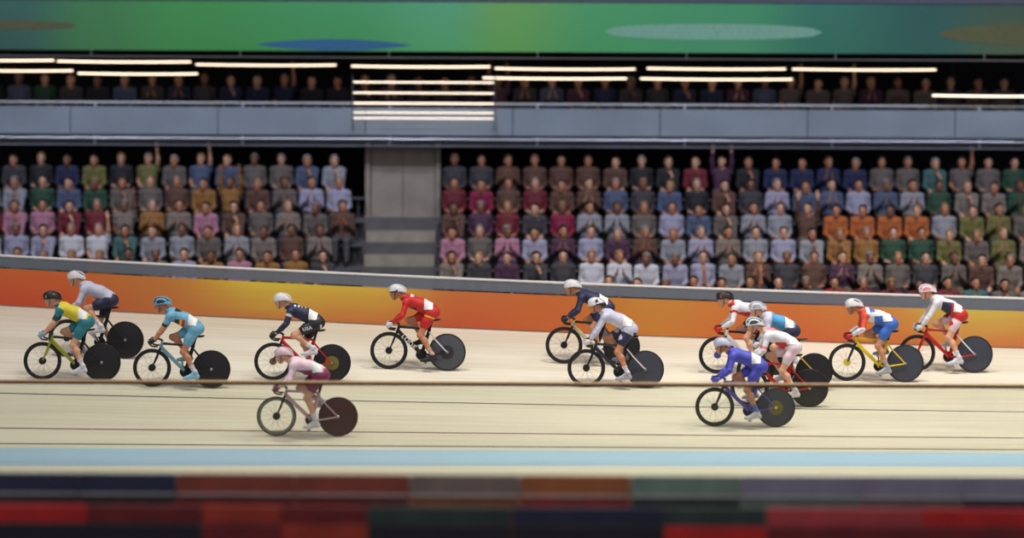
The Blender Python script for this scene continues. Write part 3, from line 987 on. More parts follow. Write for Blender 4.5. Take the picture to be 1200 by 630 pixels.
    for half_ in (V[:, 1] < 0, V[:, 1] >= 0):
        link('sock', fig.cloth('sock', fig.isin('shin') & half_, 0.004, [c['sock']]), o)
        link('shoe', fig.cloth('shoe', fig.isin('foot') & half_, 0.007, [c['shoe']]), o)
        link('glove', fig.cloth('glove', (fig.isin('hand') | (fig.isin('fore') & (fig.t > 0.88))) & half_, 0.0025, [c['glove']]), o)
    if c.get('num', True):
        nm = (jm | sm) & (TL[:, 0] > 0.085) & (TL[:, 0] < 0.245) & (TL[:, 2] > 1.09) & (TL[:, 1] < -0.02)
        nme = fig.cloth('race_number', nm, 0.012, [M_numwhite])
        if nme: link('race_number', nme, je)
    if c.get('thigh_word'):
        H_, K_ = fig.left_leg
        d = unit(K_ - H_); mid_ = H_ + (K_ - H_) * 0.36
        me2 = word_mesh(c['thigh_word'], 0.085, 0.009)
        me2.materials.append(white)
        w_ = link('lettering', me2, o)
        w_.matrix_local = Matrix.Translation((mid_[0], mid_[1] - 0.094, mid_[2])) @ Matrix.Rotation(math.atan2(d[2], -d[0]) * 0.5, 4, 'Y') @ Matrix.Rotation(PI / 2, 4, 'X')
    for e in eyes:
        eye_obj(o, e, R)
    helmet(o, hc, R, c)
    return o

M_numwhite = mat('number_white', (232, 232, 228), 0.6, vary=0.03)
M_strap = mat('strap_black', (24, 24, 26), 0.6)
def helmet(parent, hc, R, c):
    Fv, Sv, Uv = R[:, 0], R[:, 1], R[:, 2]
    n, m = 36, 12
    b = MB(); rings = []; g = []
    def pt(a, th, k=1.0):
        ca_, sa_ = math.cos(a), math.sin(a)
        fl = (0.128 if ca_ > 0 else 0.178) * k
        w = 0.098 * k
        cc = math.cos(th) ** 0.72; ss = math.sin(th)
        f = -0.012 + fl * cc * ca_
        s = w * cc * sa_
        u = 0.028 + 0.125 * k * ss * (1 - 0.28 * max(0, -ca_) * cc) - (0.05 * max(0, -ca_) ** 2 * (1 - ss))
        return f, s, u
    for j in range(m):
        th = (PI / 2) * j / m
        for i in range(n):
            g.append(tuple(1.06 * q for q in pt(2 * PI * i / n, th)))
    g.append(tuple(1.06 * q for q in pt(0, PI / 2)))
    top = len(g) - 1
    inner = len(g)
    for i in range(n):
        g.append(tuple(np.array(pt(2 * PI * i / n, 0.0, 0.86)) - np.array((0, 0, 0.004))))
    f = []
    for j in range(m - 1):
        for i in range(n):
            k = (i + 1) % n
            f.append((j * n + i, j * n + k, (j + 1) * n + k, (j + 1) * n + i))
    for i in range(n):
        f.append(((m - 1) * n + i, (m - 1) * n + (i + 1) % n, top))
        f.append((inner + i, inner + (i + 1) % n, (i + 1) % n, i))
    mi = []
    for q in f:
        p = np.mean([g[i] for i in q], axis=0)
        mi.append(c['hp'](p[0], p[1], p[2]) if c.get('hp') else 0)
    v = [tuple(hc + Fv * p[0] + Sv * p[1] + Uv * p[2]) for p in g]
    b.add(v, f); b.mi = mi
    h = b.build('helmet', c['hm'], parent, angle=50)
    at = lambda p: tuple(hc + Fv * p[0] + Sv * p[1] + Uv * p[2])
    for s in (-1, 1):
        MB().tube([at((0.01, s * 0.086, 0.03)), at((0.02, s * 0.078, -0.05)), at((0.045, s * 0.034, -0.112)), at((0.048, 0, -0.118))], 0.005, 6).build('chin_strap', M_strap, h)
    # ridges along the crown
    for s in (-0.045, 0.045):
        pts = []
        for i in range(9):
            th = 0.35 + (PI - 0.7) * i / 8
            a = 0 if th < PI / 2 else PI
            q = pt(a, min(th, PI - th))
            pts.append(at((q[0] * 1.06, s, q[2] * 1.06 * (1 - 0.09) + 0.009)))
        MB().tube(pts, [0.003] + [0.008] * 7 + [0.003], 6).build('ridge', c.get('ridge', c['hm'][0]), h)

# ---- who rides what
W = lambda n, rgb, r=0.6: mat(n, rgb, r, vary=0.08)
white = W('kit_white', (212, 210, 214)); lavender = W('kit_pale_lavender', (186, 186, 206)); nvy = W('kit_navy', (30, 34, 66)); kred = W('kit_red', (190, 28, 28))
yel = W('kit_yellow', (214, 196, 48)); teal_ = W('kit_teal', (36, 120, 132)); dgreen = W('kit_dark_green', (22, 60, 58)); sky = W('kit_sky_blue', (104, 166, 196)); blk = W('kit_black', (26, 26, 32))
oran = W('kit_orange_red', (206, 70, 46)); roy = W('kit_royal_blue', (52, 100, 184)); blu = W('kit_violet_blue', (70, 74, 176)); mblue = W('kit_mid_blue', (70, 148, 198)); pinkw = W('kit_pinkish_white', (224, 196, 204)); magenta = W('kit_plum', (128, 44, 84)); rose = W('kit_rose', (214, 120, 130))
goldy = W('kit_gold', (236, 186, 46)); limeg = W('lime_green', (120, 196, 50)); grey_ = W('kit_grey', (150, 152, 160)); lgrey = W('kit_light_grey', (196, 196, 206))
fr_red = W('frame_red', (196, 30, 30), 0.3); fr_white = W('frame_white', (224, 222, 220), 0.3); fr_yel = W('frame_yellow', (222, 190, 36), 0.3); fr_lime = W('frame_lime', (150, 160, 40), 0.3); fr_dark = W('frame_graphite', (44, 46, 54), 0.3)
fr_blue = W('frame_sky', (112, 158, 180), 0.3); fr_vio = W('frame_violet', (90, 80, 170), 0.3); fr_rose = W('frame_pale_rose', (206, 170, 180), 0.3)
d_grey = W('disc_grey', (74, 76, 84), 0.45); d_slate = W('disc_slate', (60, 62, 74), 0.4); d_dark = W('disc_dark', (30, 28, 32), 0.4); d_ring = W('disc_inner_grey', (46, 46, 54), 0.4); d_hubyel = W('disc_inner_yellow', (110, 104, 40), 0.4); d_maroon = W('disc_maroon', (70, 20, 32), 0.4)
h_yel = W('hub_yellow', (206, 190, 50)); h_brown = W('hub_brown', (110, 78, 50)); h_blue = W('hub_blue', (60, 80, 160))

def sel(*conds):
    """conds: (mask, index) in order, later ones win."""
    out = np.zeros(len(conds[0][0]), int)
    for mk, k in conds:
        out[mk] = k
    return out
def dots(TL, pts, r):
    m = np.zeros(len(TL), bool)
    for x, y, z in pts:
        m |= (np.abs(TL[:, 0] - x) + np.abs(TL[:, 2] - z) < r) & (TL[:, 1] < 0)
    return m

def jp_yellow(T, C, r, t): return sel((r == 'arm', 1), ((r == 'arm') & (t > 0.48), 2), ((r == 'chest') & (T[:, 0] < -0.255), 1))
def jp_band(T, C, r, t):
    s = (r == 'chest') | (r == 'belly')
    low_ = s & (T[:, 2] < 1.175) & (np.abs(T[:, 1]) > 0.075)
    return sel((low_ & (T[:, 0] > -0.14) & (T[:, 0] < -0.055), 1), (low_ & (T[:, 0] >= -0.055) & (T[:, 0] < -0.01), 2), (low_ & (T[:, 0] >= -0.01) & (T[:, 0] < 0.04), 3),
               (s & (T[:, 2] > 1.30) & (T[:, 0] > -0.16) & (T[:, 0] < -0.05), 1), ((r == 'arm') & (t > 0.62), 1))
def jp_us(T, C, r, t):
    stars = [(-0.16 + 0.062 * i, 0, 1.318 - 0.006 * i) for i in range(6)]
    return sel((dots(T, stars, 0.021), 1), (((r == 'arm') & (t > 0.22) & (t < 0.40) & (T[:, 1] < -0.21)), 1), ((r == 'pelvis'), 0))
def sp_us(T, C, r, t):
    return sel(((r == 'pelvis') & (C[:, 0] > 0.30) & (C[:, 2] < 1.02), 1), ((r == 'pelvis') & (C[:, 0] > 0.33), 0))
def jp_red(T, C, r, t): return sel(((r == 'chest') & (T[:, 2] > 1.31) & (T[:, 0] < -0.10) & (T[:, 0] > -0.16), 1), ((r == 'chest') & (T[:, 2] < 1.13) & (T[:, 0] < -0.05), 2))
def sp_red(T, C, r, t): return sel(((r == 'thigh') & (t > 0.08) & (t < 0.50) & (np.abs(C[:, 2] - 0.965 + 0.9 * (0.20 - C[:, 0]) * -0.35) < 0.016) & (np.abs(C[:, 1]) > 0.12), 1))
def jp_white_r(T, C, r, t): return sel(((r == 'arm') & (t > 0.1) & (t < 0.4), 1), ((r == 'chest') & (T[:, 2] < 1.15), 1), ((r == 'chest') & (T[:, 0] < -0.23), 1))
def jp_rw(T, C, r, t): return sel((((r == 'belly') | (r == 'chest')) & (T[:, 2] < 1.13) & (T[:, 0] > -0.10), 1), ((r == 'chest') & (T[:, 2] > 1.315), 2), ((r == 'arm') & (t > 0.75), 2))
def sp_rw(T, C, r, t): return sel(((r == 'thigh') & (t > 0.5), 1), ((r == 'pelvis') & (C[:, 2] > 1.08), 1))
def jp_tri(T, C, r, t):
    return sel(((r == 'arm'), 1), ((r == 'fore') | (r == 'fore_a'), 0), ((r == 'chest') & (T[:, 0] < -0.20), 1), (((r == 'belly') | (r == 'chest')) & (T[:, 2] < 1.20) & (T[:, 0] > -0.06), 2), ((r == 'chest') & (T[:, 2] > 1.27) & (T[:, 0] > -0.14) & (T[:, 0] < -0.04), 2))
def jp_wr(T, C, r, t):
    s = (r == 'chest') | (r == 'belly')
    return sel((s & (T[:, 2] < 1.25) & (T[:, 0] > -0.13), 1), (s & (T[:, 2] < 1.25) & (T[:, 0] > 0.05), 2), ((r == 'pelvis') & (C[:, 2] < 1.12), 2))
def sp_wr(T, C, r, t): return sel((r == 'pelvis', 1), ((r == 'thigh') & (t < 0.16), 1))
def sp_side(T, C, r, t): return sel(((r == 'thigh') & (t > 0.12) & (np.abs(C[:, 1]) > 0.165), 1))
def jp_blueback(T, C, r, t): return sel(((r == 'arm') | (r == 'fore') | (r == 'fore_a'), 1), ((r == 'chest') & (T[:, 0] < -0.15), 1))
def jp_gb(T, C, r, t): return sel((((r == 'belly') | (r == 'chest')) & (T[:, 2] < 1.17) & (np.abs(T[:, 0]) < 0.1), 1), ((r == 'fore') & (t > 0.3) & (t < 0.4), 1))

def sp_gb(T, C, r, t): return sel((r == 'pelvis', 1), ((r == 'thigh') & (t < 0.12), 1), ((r == 'pelvis') & (C[:, 2] < 0.99), 0))
vent = lambda f, s, u: 1 if u > 0.045 and (abs(s) // 0.017) % 2 == 1 and -0.15 < f < 0.09 else 0
vent2 = lambda f, s, u: (2 if (abs(s) // 0.034) % 2 == 1 and f < 0.03 else 1) if u > 0.04 and (abs(s) // 0.017) % 2 == 1 and -0.15 < f < 0.09 else 0
vent3 = lambda f, s, u: 1 if 0.05 < u < 0.10 and 0.05 < abs(s) < 0.085 and -0.10 < f < 0.07 else 0
plain = lambda f, s, u: 0
brim = lambda f, s, u: 1 if (u < 0.055 and f > -0.05) else 0
mark = lambda f, s, u: 1 if (abs(s) > 0.05 and -0.07 < f < -0.01 and 0.07 < u < 0.125) or (u < 0.05 and f < -0.02) else 0
flash = lambda f, s, u: 1 if (f < -0.04 and abs(s) < 0.06 and u > 0.06) else 0

RIDERS = [
 # name, x, s, bike label, rider label, settings
 dict(x=-7.451, s=4.363, b='black-and-white racing bicycle half hidden behind the one with lime details', r='cyclist in a white jersey, farthest left, partly behind the yellow-jersey rider',
      frame=M_carbon, frame2=fr_white, disc=d_dark, tyre=M_tyre, crank=300, lift=0.02, jm=[lavender, white], jp=None, sm=[nvy], sp=None, hm=[white, blk], hp=flash, sock=white, shoe=lgrey, glove=white, skin='fair', num=False),
 dict(x=-7.734, s=3.176, b='black racing bicycle with lime green frame details, leading the bunch', r='cyclist in a yellow jersey with teal sleeves and teal shorts',
      frame=M_carbon, frame2=fr_lime, fork=fr_lime, disc=d_dark, crank=100, lift=0.05, jm=[yel, teal_, dgreen], jp=jp_yellow, long=False, sm=[teal_], hm=[blk, limeg], hp=vent3, sock=white, shoe=lgrey, glove=W('glove_pale_teal', (130, 170, 180)), skin='fair', hub=M_rimblack),
 dict(x=-5.789, s=2.979, b='black racing bicycle with a pale blue down tube under the sky-blue rider', r='cyclist in a sky-blue jersey and shorts with a black, yellow and red band',
      frame=M_carbon, frame2=fr_blue, disc=d_dark, crank=115, lift=0.07, jm=[sky, blk, goldy, kred], jp=jp_band, long=False, sm=[sky], hm=[sky, blk], hp=vent, sock=lgrey, shoe=W('shoe_pale_blue', (130, 180, 200)), glove=blk, skin='tan'),
 dict(x=-3.701, s=3.473, b='red-framed racing bicycle with a yellowish disc hub under the navy rider', r='cyclist in a navy long-sleeved jersey with a line of white stars and a white helmet',
      frame=fr_red, frame2=fr_red, fork=M_carbon, disc=d_dark, ring=d_hubyel, hub=h_brown, crank=265, lift=0.03, thigh_word='USA', jm=[nvy, white], jp=jp_us, sm=[blk, white], sp=sp_us, hm=[white, lgrey], hp=plain, sock=white, shoe=lgrey, glove=blk, skin='fair'),
 dict(x=-1.683, s=4.263, b='black racing bicycle with white lettering and a grey rear disc', r='cyclist all in red with long sleeves and a white number on the back',
      frame=M_carbon, frame2=M_carbon, stay=fr_white, disc=d_grey, ring=d_ring, crank=120, lift=0.0, jm=[kred, white, blk], jp=jp_red, sm=[kred, goldy], sp=sp_red, hm=[white, blk], hp=brim, sock=W('sock_skin_grey', (190, 160, 140)), shoe=blk, glove=white, skin='tan', word='LOOK', wordmat=fr_white),
 dict(x=1.459, s=4.898, b='black racing bicycle mostly hidden behind the pale lavender rider', r='cyclist in a dark navy jersey behind the pale lavender rider',
      frame=M_carbon, frame2=W('frame_ivory', (190, 180, 140), 0.3), disc=d_dark, crank=70, lift=0.0, jm=[nvy, white], jp=None, sm=[nvy], hm=[white, lgrey], hp=plain, sock=white, shoe=lgrey, glove=blk, skin='tan'),
 dict(x=1.839, s=3.547, b='graphite racing bicycle with a slate grey rear disc', r='cyclist in a pale lavender long-sleeved suit with navy thighs and a marked white helmet',
      frame=fr_dark, frame2=fr_dark, stay=fr_white, disc=d_slate, crank=100, lift=0.07, jm=[lavender, lgrey], jp=jp_gb, sm=[nvy, lavender], sp=sp_gb, hm=[white, blk], hp=mark, sock=lgrey, shoe=grey_, glove=white, skin='tan', tape=M_carbon),
 dict(x=4.215, s=4.549, b='black racing bicycle with a blue front hub, farthest up the track in the crowded bunch', r='cyclist in a white jersey with red flashes and a black helmet',
      frame=M_carbon, frame2=fr_white, hub=h_blue, disc=d_dark, crank=75, lift=-0.04, jm=[white, kred], jp=jp_white_r, sm=[blk, white], hm=[blk, kred], hp=vent3, sock=white, shoe=white, glove=kred, skin='fair', look=-0.25),
 dict(x=4.837, s=3.613, b='black racing bicycle with a bare saddle back and dark disc, middle of the crowded bunch', r='cyclist with a mid-blue back and dark blue shorts behind the red-and-white rider',
      frame=M_carbon, frame2=fr_dark, stay=W('stay_gold', (200, 160, 60), 0.3), disc=d_dark, crank=280, slide=-0.12, lift=0.02, jm=[mblue, lavender], jp=jp_blueback, sm=[nvy], hm=[lgrey, grey_], hp=vent, sock=white, shoe=lgrey, glove=white, skin='fair'),
 dict(x=4.671, s=2.591, b='red racing bicycle in the crowded bunch, under the red-and-white rider', r='cyclist in a white suit with red side panels bent low in the crowded bunch',
      frame=fr_red, frame2=fr_red, stay=fr_red, disc=d_dark, cap=h_yel, crank=125, lift=0.03, fwd=0.07, jm=[white, kred, rose], jp=jp_rw, sm=[pinkw, white, kred], sp=sp_rw, hm=[white, dgreen], hp=vent, sock=white, shoe=white, glove=blk, skin='fair'),
 dict(x=3.999, s=1.391, b='violet-blue racing bicycle with a yellow rear hub, lowest on the track at right', r='cyclist in a violet-blue suit, nearest the glass fence in the crowded bunch',
      frame=fr_vio, frame2=fr_vio, disc=d_slate, ring=d_hubyel, cap=h_yel, crank=95, lift=0.0, jm=[blu, lavender], jp=None, sm=[blu], hm=[lavender, lgrey], hp=plain, sock=W('sock_blue', (90, 110, 170)), shoe=lgrey, glove=blu, skin='tan'),
 dict(x=6.523, s=4.278, b='yellow racing bicycle with yellow hub and dark rear disc', r='cyclist in a red, white and blue jersey with royal blue shorts',
      frame=fr_yel, frame2=fr_yel, fork=fr_dark, hub=h_yel, disc=d_slate, crank=95, lift=-0.05, jm=[white, oran, roy], jp=jp_tri, sm=[roy], sp=None, hm=[white, blk], hp=lambda f, s, u: 1 if u > 0.07 and -0.14 < f < -0.03 and (abs(s) // 0.02) % 2 == 1 else 0, sock=grey_, shoe=grey_, glove=kred, skin='tan'),
 dict(x=7.856, s=5.004, b='red racing bicycle at the far right with a dark rear disc', r='cyclist in a white jersey with navy and red sides, last of all at right',
      frame=fr_red, frame2=fr_red, stay=fr_white, disc=d_slate, crank=110, lift=0.07, jm=[white, nvy, kred], jp=jp_wr, sm=[pinkw, kred], sp=sp_wr, hm=[white, rose], hp=vent, sock=white, shoe=lgrey, glove=white, skin='fair', fork=fr_red),
 dict(x=-3.448, s=0.656, b='pale rose racing bicycle with a maroon rear disc, lowest on the track at left', r='cyclist in pinkish white and plum, nearest the glass fence below the navy rider',
      frame=fr_rose, frame2=fr_rose, disc=d_maroon, rim=W('rim_grey', (120, 118, 112), 0.4), crank=80, lift=-0.02, jm=[pinkw, magenta], jp=lambda T, C, r, t: sel((((r == 'belly') | (r == 'chest')) & (T[:, 2] < 1.14), 1)), sm=[magenta], hm=[pinkw, lgrey], hp=plain, sock=white, shoe=white, glove=magenta, skin='fair'),
]
def ride(c):
    zf, zr = tp(c['x'] - HALF, c['s']), tp(c['x'] + HALF, c['s'])
    mid = (zf + zr) / 2
    slope = math.atan2(zr.z - zf.z, 2 * HALF)
    loc = (c['x'], mid.y, mid.z + 0.004)
    b, ped = bicycle(c['b'], loc, slope, c)
    rider(c['r'], loc, slope, c, ped)
for c in RIDERS:
    ride(c)
# ================================================================== BENCHES AND SPECTATORS
M_bench = mat('bench_grey', (84, 86, 92), 0.55, vary=0.1)
M_benchleg = mat('bench_leg', (50, 50, 54), 0.5)
def bench(x0, x1, y, z, label):
    r = tag(empty('bench', ((x0 + x1) / 2, y, z)), label, 'bench', 'spectator benches in the stand')
    w = (x1 - x0) / 2
    MB().box(-w, w, -0.16, 0.16, 0.385, 0.42, bev=0.008).build('seat', M_bench, r)
    k = max(2, int(round((x1 - x0) / 1.6)))
    for i in range(k):
        x = -w + 0.15 + (2 * w - 0.3) * i / (k - 1)
        MB().box(x - 0.025, x + 0.025, -0.12, 0.13, 0.35, 0.385).box(x - 0.025, x + 0.025, -0.03, 0.03, 0.0, 0.36).build('leg', M_benchleg, r, smooth=False)

XE = 10.6
rows_y = {}
for k in range(-1, 5):
    z, y = tier(k)
    nm = ORD[k + 1]
    if k >= 0:
        bench(-XE, AX0 - 0.05, y, z, 'grey spectator bench left of the stepped aisle, %s row of the lower stand' % nm)
    bench(AX1 + 0.05, XE, y, z, 'grey spectator bench right of the stepped aisle, %s row of the lower stand' % nm)
bench(-XE, XE, 14.0, 5.02, 'long grey spectator bench on the upper deck behind the pale parapet')

def seated(pose, look=(0, -1, 0), hairlong=False):
    """A spectator sitting at the origin (floor level), facing -Y."""
    P = []
    lean = {'knees': 0.30, 'chin': 0.24}.get(pose, 0.03)
    c, s_ = math.cos(lean), math.sin(lean)
    H0 = np.array((0, 0.03, 0.53))
    def T(p):
        d = np.array(p, float) - H0
        return H0 + np.array((d[0], d[1] * c - d[2] * s_, d[2] * c + d[1] * s_))
    for s in (-1, 1):
        P += [ell((s * 0.075, 0.03, 0.53), (0.105, 0.115, 0.11), 'pelvis', 0.05),
              cone(T((s * 0.045, 0.03, 0.62)), T((s * 0.06, 0.035, 0.80)), 0.11, 0.105, 'chest', 0.05),
              cone(T((s * 0.06, 0.035, 0.80)), T((s * 0.07, 0.04, 0.93)), 0.105, 0.10, 'chest', 0.05),
              cone(T((s * 0.03, 0.045, 0.985)), T((s * 0.15, 0.045, 0.965)), 0.07, 0.06, 'chest', 0.04)]
        K = np.array((s * 0.115, -0.42, 0.50)); An = np.array((s * 0.115, -0.40, 0.095))
        H = np.array((s * 0.09, 0.0, 0.515))
        P += [cone(H, K, 0.09, 0.06, 'thigh', 0.04), cone(K, An + (0, 0.0, 0.1), 0.057, 0.04, 'shin', 0.03), cone(K + (0, 0.02, -0.1), An, 0.055, 0.036, 'shin', 0.03),
              cone(An, An + (0, 0.035, -0.055), 0.036, 0.034, 'foot', 0.02), cone(An, An + (0, -0.12, -0.055), 0.038, 0.034, 'foot', 0.03), cone(An + (0, -0.10, -0.057), An + (s * 0.01, -0.175, -0.064), 0.034, 0.027, 'foot', 0.02)]
        S = T((s * 0.172, 0.045, 0.955))
        up_ = (pose == 'raise' and s > 0) or pose == 'cheer'
        if pose == 'lap':
            E, Wr, D, N, cu = T((s * 0.208, 0.06, 0.70)), np.array((s * 0.15, -0.16, 0.625)), (-s * 0.35, -0.9, 0.05), (0, -0.05, -1), 0.25
        elif pose == 'clap':
            E, Wr, D, N, cu = T((s * 0.208, -0.02, 0.72)), T((s * 0.065, -0.23, 0.86)), (-s * 0.12, -0.6, 0.75), (-s, 0, 0), 0.08
        elif up_:
            E, Wr, D, N, cu = T((s * 0.205, -0.06, 1.17)), T((s * 0.19, -0.12, 1.40)), (-s * 0.1, -0.05, 1), (0, -1, 0.1), 0.12
        elif pose == 'raise':
            E, Wr, D, N, cu = T((s * 0.208, 0.06, 0.70)), np.array((s * 0.15, -0.16, 0.625)), (-s * 0.35, -0.9, 0.05), (0, -0.05, -1), 0.25
        elif pose == 'chin' and s > 0:
            E, Wr, D, N, cu = np.array((0.15, -0.30, 0.605)), T((0.065, -0.185, 0.955)), (-0.25, 0.15, 1), (-1, 0.4, 0), 0.8
        else:
            E, Wr, D, N, cu = T((s * 0.208, -0.06, 0.72)), np.array((s * 0.125, -0.30, 0.605)), (-s * 0.1, -0.95, -0.1), (0, 0.05, -1), 0.3
        P += [ell(S, (0.06, 0.062, 0.064), 'arm', 0.03), cone(S, E, 0.050, 0.040, 'arm', 0.03), cone(E, Wr, 0.041, 0.026, 'fore', 0.02)]
        P += hand_prims(Wr, D, N, s, cu, 'hand')
    hc = T((0, 0.0, 1.175))
    P += [cone(T((0, 0.045, 1.0)), T((0, 0.025, 1.12)), 0.056, 0.053, 'neck', 0.03)]
    hp, eyes, R = head_prims(hc, look, (0, 0, 1))
    P += hp
    f = Figure(P, 0.0115, 1)
    q = (f.V - hc) @ R
    top = f.isin('head') & ((q[:, 2] > 0.062) | ((q[:, 0] < -0.01) & (q[:, 2] > -0.055)))
    if hairlong:
        top |= (f.isin('head', 'neck') & (q[:, 0] < -0.005) & (q[:, 2] > -0.13))
    top &= ~((q[:, 0] > 0.06) & (q[:, 2] < 0.085))
    me = f.body('person', [SKIN['fair'], M_lips, M_brow], [(f.isin('lips'), 1), (f.isin('brow'), 2)])
    shirt = f.isin('chest') | (f.isin('arm') & (f.t < (0.62 if pose == 'raise' else 2)))
    if pose != 'raise':
        shirt |= f.isin('fore') & (f.t < 0.85)
    parts = [('shirt', f.cloth('shirt', shirt | (f.isin('pelvis') & (f.V[:, 2] > 0.57)), 0.012, [white])),
             ('trousers', f.cloth('trousers', f.isin('pelvis', 'thigh') | (f.isin('shin') & (f.t < 0.9)), 0.008, [nvy])),
             ('shoe', f.cloth('shoe', f.isin('foot') & (f.V[:, 0] < 0), 0.008, [blk])), ('shoe', f.cloth('shoe', f.isin('foot') & (f.V[:, 0] > 0), 0.008, [blk])),
             ('hair', f.cloth('hair', top, 0.022 if hairlong else 0.016, [M_brow]))]
    return me, parts, [(e, R) for e in eyes]

POSES = [seated('lap'), seated('clap', (0.35, -1, 0.05), True), seated('raise', (-0.2, -1, 0)), seated('knees', (-0.3, -1, -0.02)), seated('chin', (0.1, -1, 0), True), seated('cheer', (-0.45, -1, 0.08))]

HAIR = [mat('hair_dark', (34, 26, 22), 0.6), mat('hair_brown', (74, 50, 34), 0.6), mat('hair_fair', (150, 116, 74), 0.6), mat('hair_black', (20, 18, 18), 0.6), mat('hair_grey', (130, 126, 122), 0.6)]
TRO = [mat('denim', (52, 60, 84), 0.8), mat('trousers_dark', (40, 38, 42), 0.8), mat('trousers_khaki', (116, 100, 80), 0.8), mat('trousers_grey', (86, 84, 86), 0.8)]
SHIRTS = {'white': (204, 202, 208), 'pale lavender': (160, 156, 178), 'light grey': (146, 146, 152), 'grey-brown': (104, 94, 88), 'dark grey': (66, 62, 66), 'brown': (96, 66, 54), 'dark red': (112, 34, 44),
          'red': (160, 34, 44), 'crimson': (134, 30, 62), 'navy': (40, 44, 76), 'slate blue': (80, 90, 116), 'dark green': (44, 76, 56), 'green': (62, 112, 74), 'olive': (112, 108, 58), 'amber': (150, 104, 50), 'orange': (178, 96, 46),
          'plum': (78, 46, 70), 'pink': (178, 122, 142), 'taupe': (128, 116, 106), 'black': (38, 36, 40), 'teal': (70, 104, 100)}
SM = {k: mat('shirt_' + k.replace(' ', '_').replace('-', '_'), v, 0.8, vary=0.12, scale=9) for k, v in SHIRTS.items()}
# what the blurred rows look like, left to right: (until pixel column, shirt colours)
LOOK = {
 4: [(90, 'navy dark_grey black navy'), (190, 'dark_green dark_grey olive black'), (400, 'slate_blue pale_lavender light_grey grey-brown'), (540, 'grey-brown dark_grey taupe light_grey'), (740, 'brown dark_red dark_grey brown'), (1000, 'plum dark_red black navy'), (1300, 'dark_green grey-brown dark_grey teal')],
 3: [(120, 'slate_blue light_grey grey-brown dark_green'), (320, 'grey-brown amber brown taupe'), (480, 'light_grey grey-brown taupe pale_lavender'), (700, 'dark_red plum brown crimson'), (900, 'dark_grey brown slate_blue black'), (1090, 'slate_blue pale_lavender light_grey slate_blue'), (1300, 'light_grey taupe grey-brown dark_green')],
 2: [(140, 'red dark_red pink red'), (260, 'brown pink amber taupe'), (420, 'taupe grey-brown pale_lavender brown'), (540, 'crimson dark_red pale_lavender brown'), (680, 'dark_red plum crimson dark_grey'), (920, 'pale_lavender light_grey slate_blue grey-brown'), (1080, 'orange amber brown orange'), (1300, 'olive grey-brown light_grey dark_green')],
 1: [(130, 'white pale_lavender white pink'), (280, 'slate_blue light_grey grey-brown teal'), (440, 'taupe grey-brown taupe brown'), (600, 'pale_lavender slate_blue pink grey-brown'), (760, 'slate_blue brown pale_lavender plum'), (980, 'light_grey pale_lavender slate_blue taupe'), (1120, 'olive grey-brown amber dark_green'), (1300, 'olive light_grey taupe grey-brown')],
 0: [(110, 'green dark_green pale_lavender green'), (240, 'pale_lavender taupe dark_green amber'), (360, 'pink pale_lavender amber slate_blue'), (560, 'taupe grey-brown dark_grey brown'), (680, 'dark_grey plum brown pale_lavender'), (860, 'white pale_lavender white light_grey'), (1000, 'plum brown dark_grey slate_blue'), (1300, 'brown grey-brown dark_grey taupe')],
 -1: [(700, 'navy dark_grey plum navy'), (960, 'navy plum dark_grey black'), (1110, 'red dark_red red crimson'), (1300, 'grey-brown taupe dark_grey teal')],
 9: [(130, 'dark_green dark_grey slate_blue black'), (330, 'navy slate_blue navy dark_grey'), (560, 'black dark_grey plum navy'), (680, 'plum dark_grey crimson slate_blue'), (860, 'navy slate_blue dark_grey navy'), (1020, 'grey-brown slate_blue plum dark_grey'), (1300, 'dark_grey plum grey-brown teal')],
}
def spectator(x, y, z, colour, pose, label, group):
    me, parts, eyes = POSES[pose]
    o = link('person', me)
    o.location = (x, y, z + 0.014)
    o.rotation_euler = (0, 0, rnd.uniform(-0.05, 0.05))
    tag(o, label, 'person', group)
    o.material_slots[0].link = 'OBJECT'
    o.material_slots[0].material = SKIN[rnd.choice(('fair', 'tan', 'tan', 'brown', 'fair'))]
    ms = {'shirt': SM[colour], 'trousers': rnd.choice(TRO), 'shoe': blk, 'hair': rnd.choice(HAIR)}
    for nm, pm in parts:
        p = link(nm, pm, o)
        p.material_slots[0].link = 'OBJECT'; p.material_slots[0].material = ms[nm]
    for e, R in eyes:
        eye_obj(o, e, R)

DESC = ['hands in lap', 'hands clapping', 'arm raised', 'hands on knees', 'chin on hand', 'arms raised']
def fill(key, xs_, y, z, place, group):
    for i, x in enumerate(xs_):
        d = 4080 / (58 + y); u = 599 + x * d
        cols = next(c for lim, c in LOOK[key] if u <= lim or lim >= 1300).split()
        col = rnd.choice(cols).replace('_', ' ')
        pose = rnd.choices((0, 1, 2, 3, 4, 5), (0.34, 0.17, 0.05, 0.25, 0.15, 0.04))[0]
        spectator(x + rnd.uniform(-0.01, 0.01), y + rnd.uniform(-0.02, 0.01), z, col, pose, 'spectator in %s top, %s, %s' % (col, DESC[pose], place(i, len(xs_))), group)

def seats(a, b, pitch=0.545):
    n = int((b - a) / pitch)
    return [a + pitch * (i + 0.5) for i in range(n)]
for k in range(4, -2, -1):
    z, y = tier(k)
    half = 630 / (4080 / (58 + y))
    nm = ORD[k + 1]
    if k >= 0:
        L = seats(-half, AX0 - 0.1)[::-1]
        fill(k, L, y, z, lambda i, n, nm=nm: '%s row, %s left of the aisle' % (nm, ORD[i]), 'spectators in the %s row of the lower stand' % nm)
        Rr = seats(AX1 + 0.1, half)
        fill(k, Rr, y, z, lambda i, n, nm=nm: '%s row, %s right of the aisle' % (nm, ORD[i]), 'spectators in the %s row of the lower stand' % nm)
    else:
        Rr = seats(1.6, half)
        fill(k, Rr, y, z, lambda i, n: 'lowest row at right, %s from the left' % ORD[i], 'spectators in the lowest row of the stand')
half = 625 / (4080 / 72.0)
fill(9, seats(-half, half, 0.55), 14.0, 5.02, lambda i, n: 'upper deck, %s from the left' % ORD[i], 'spectators on the upper deck')
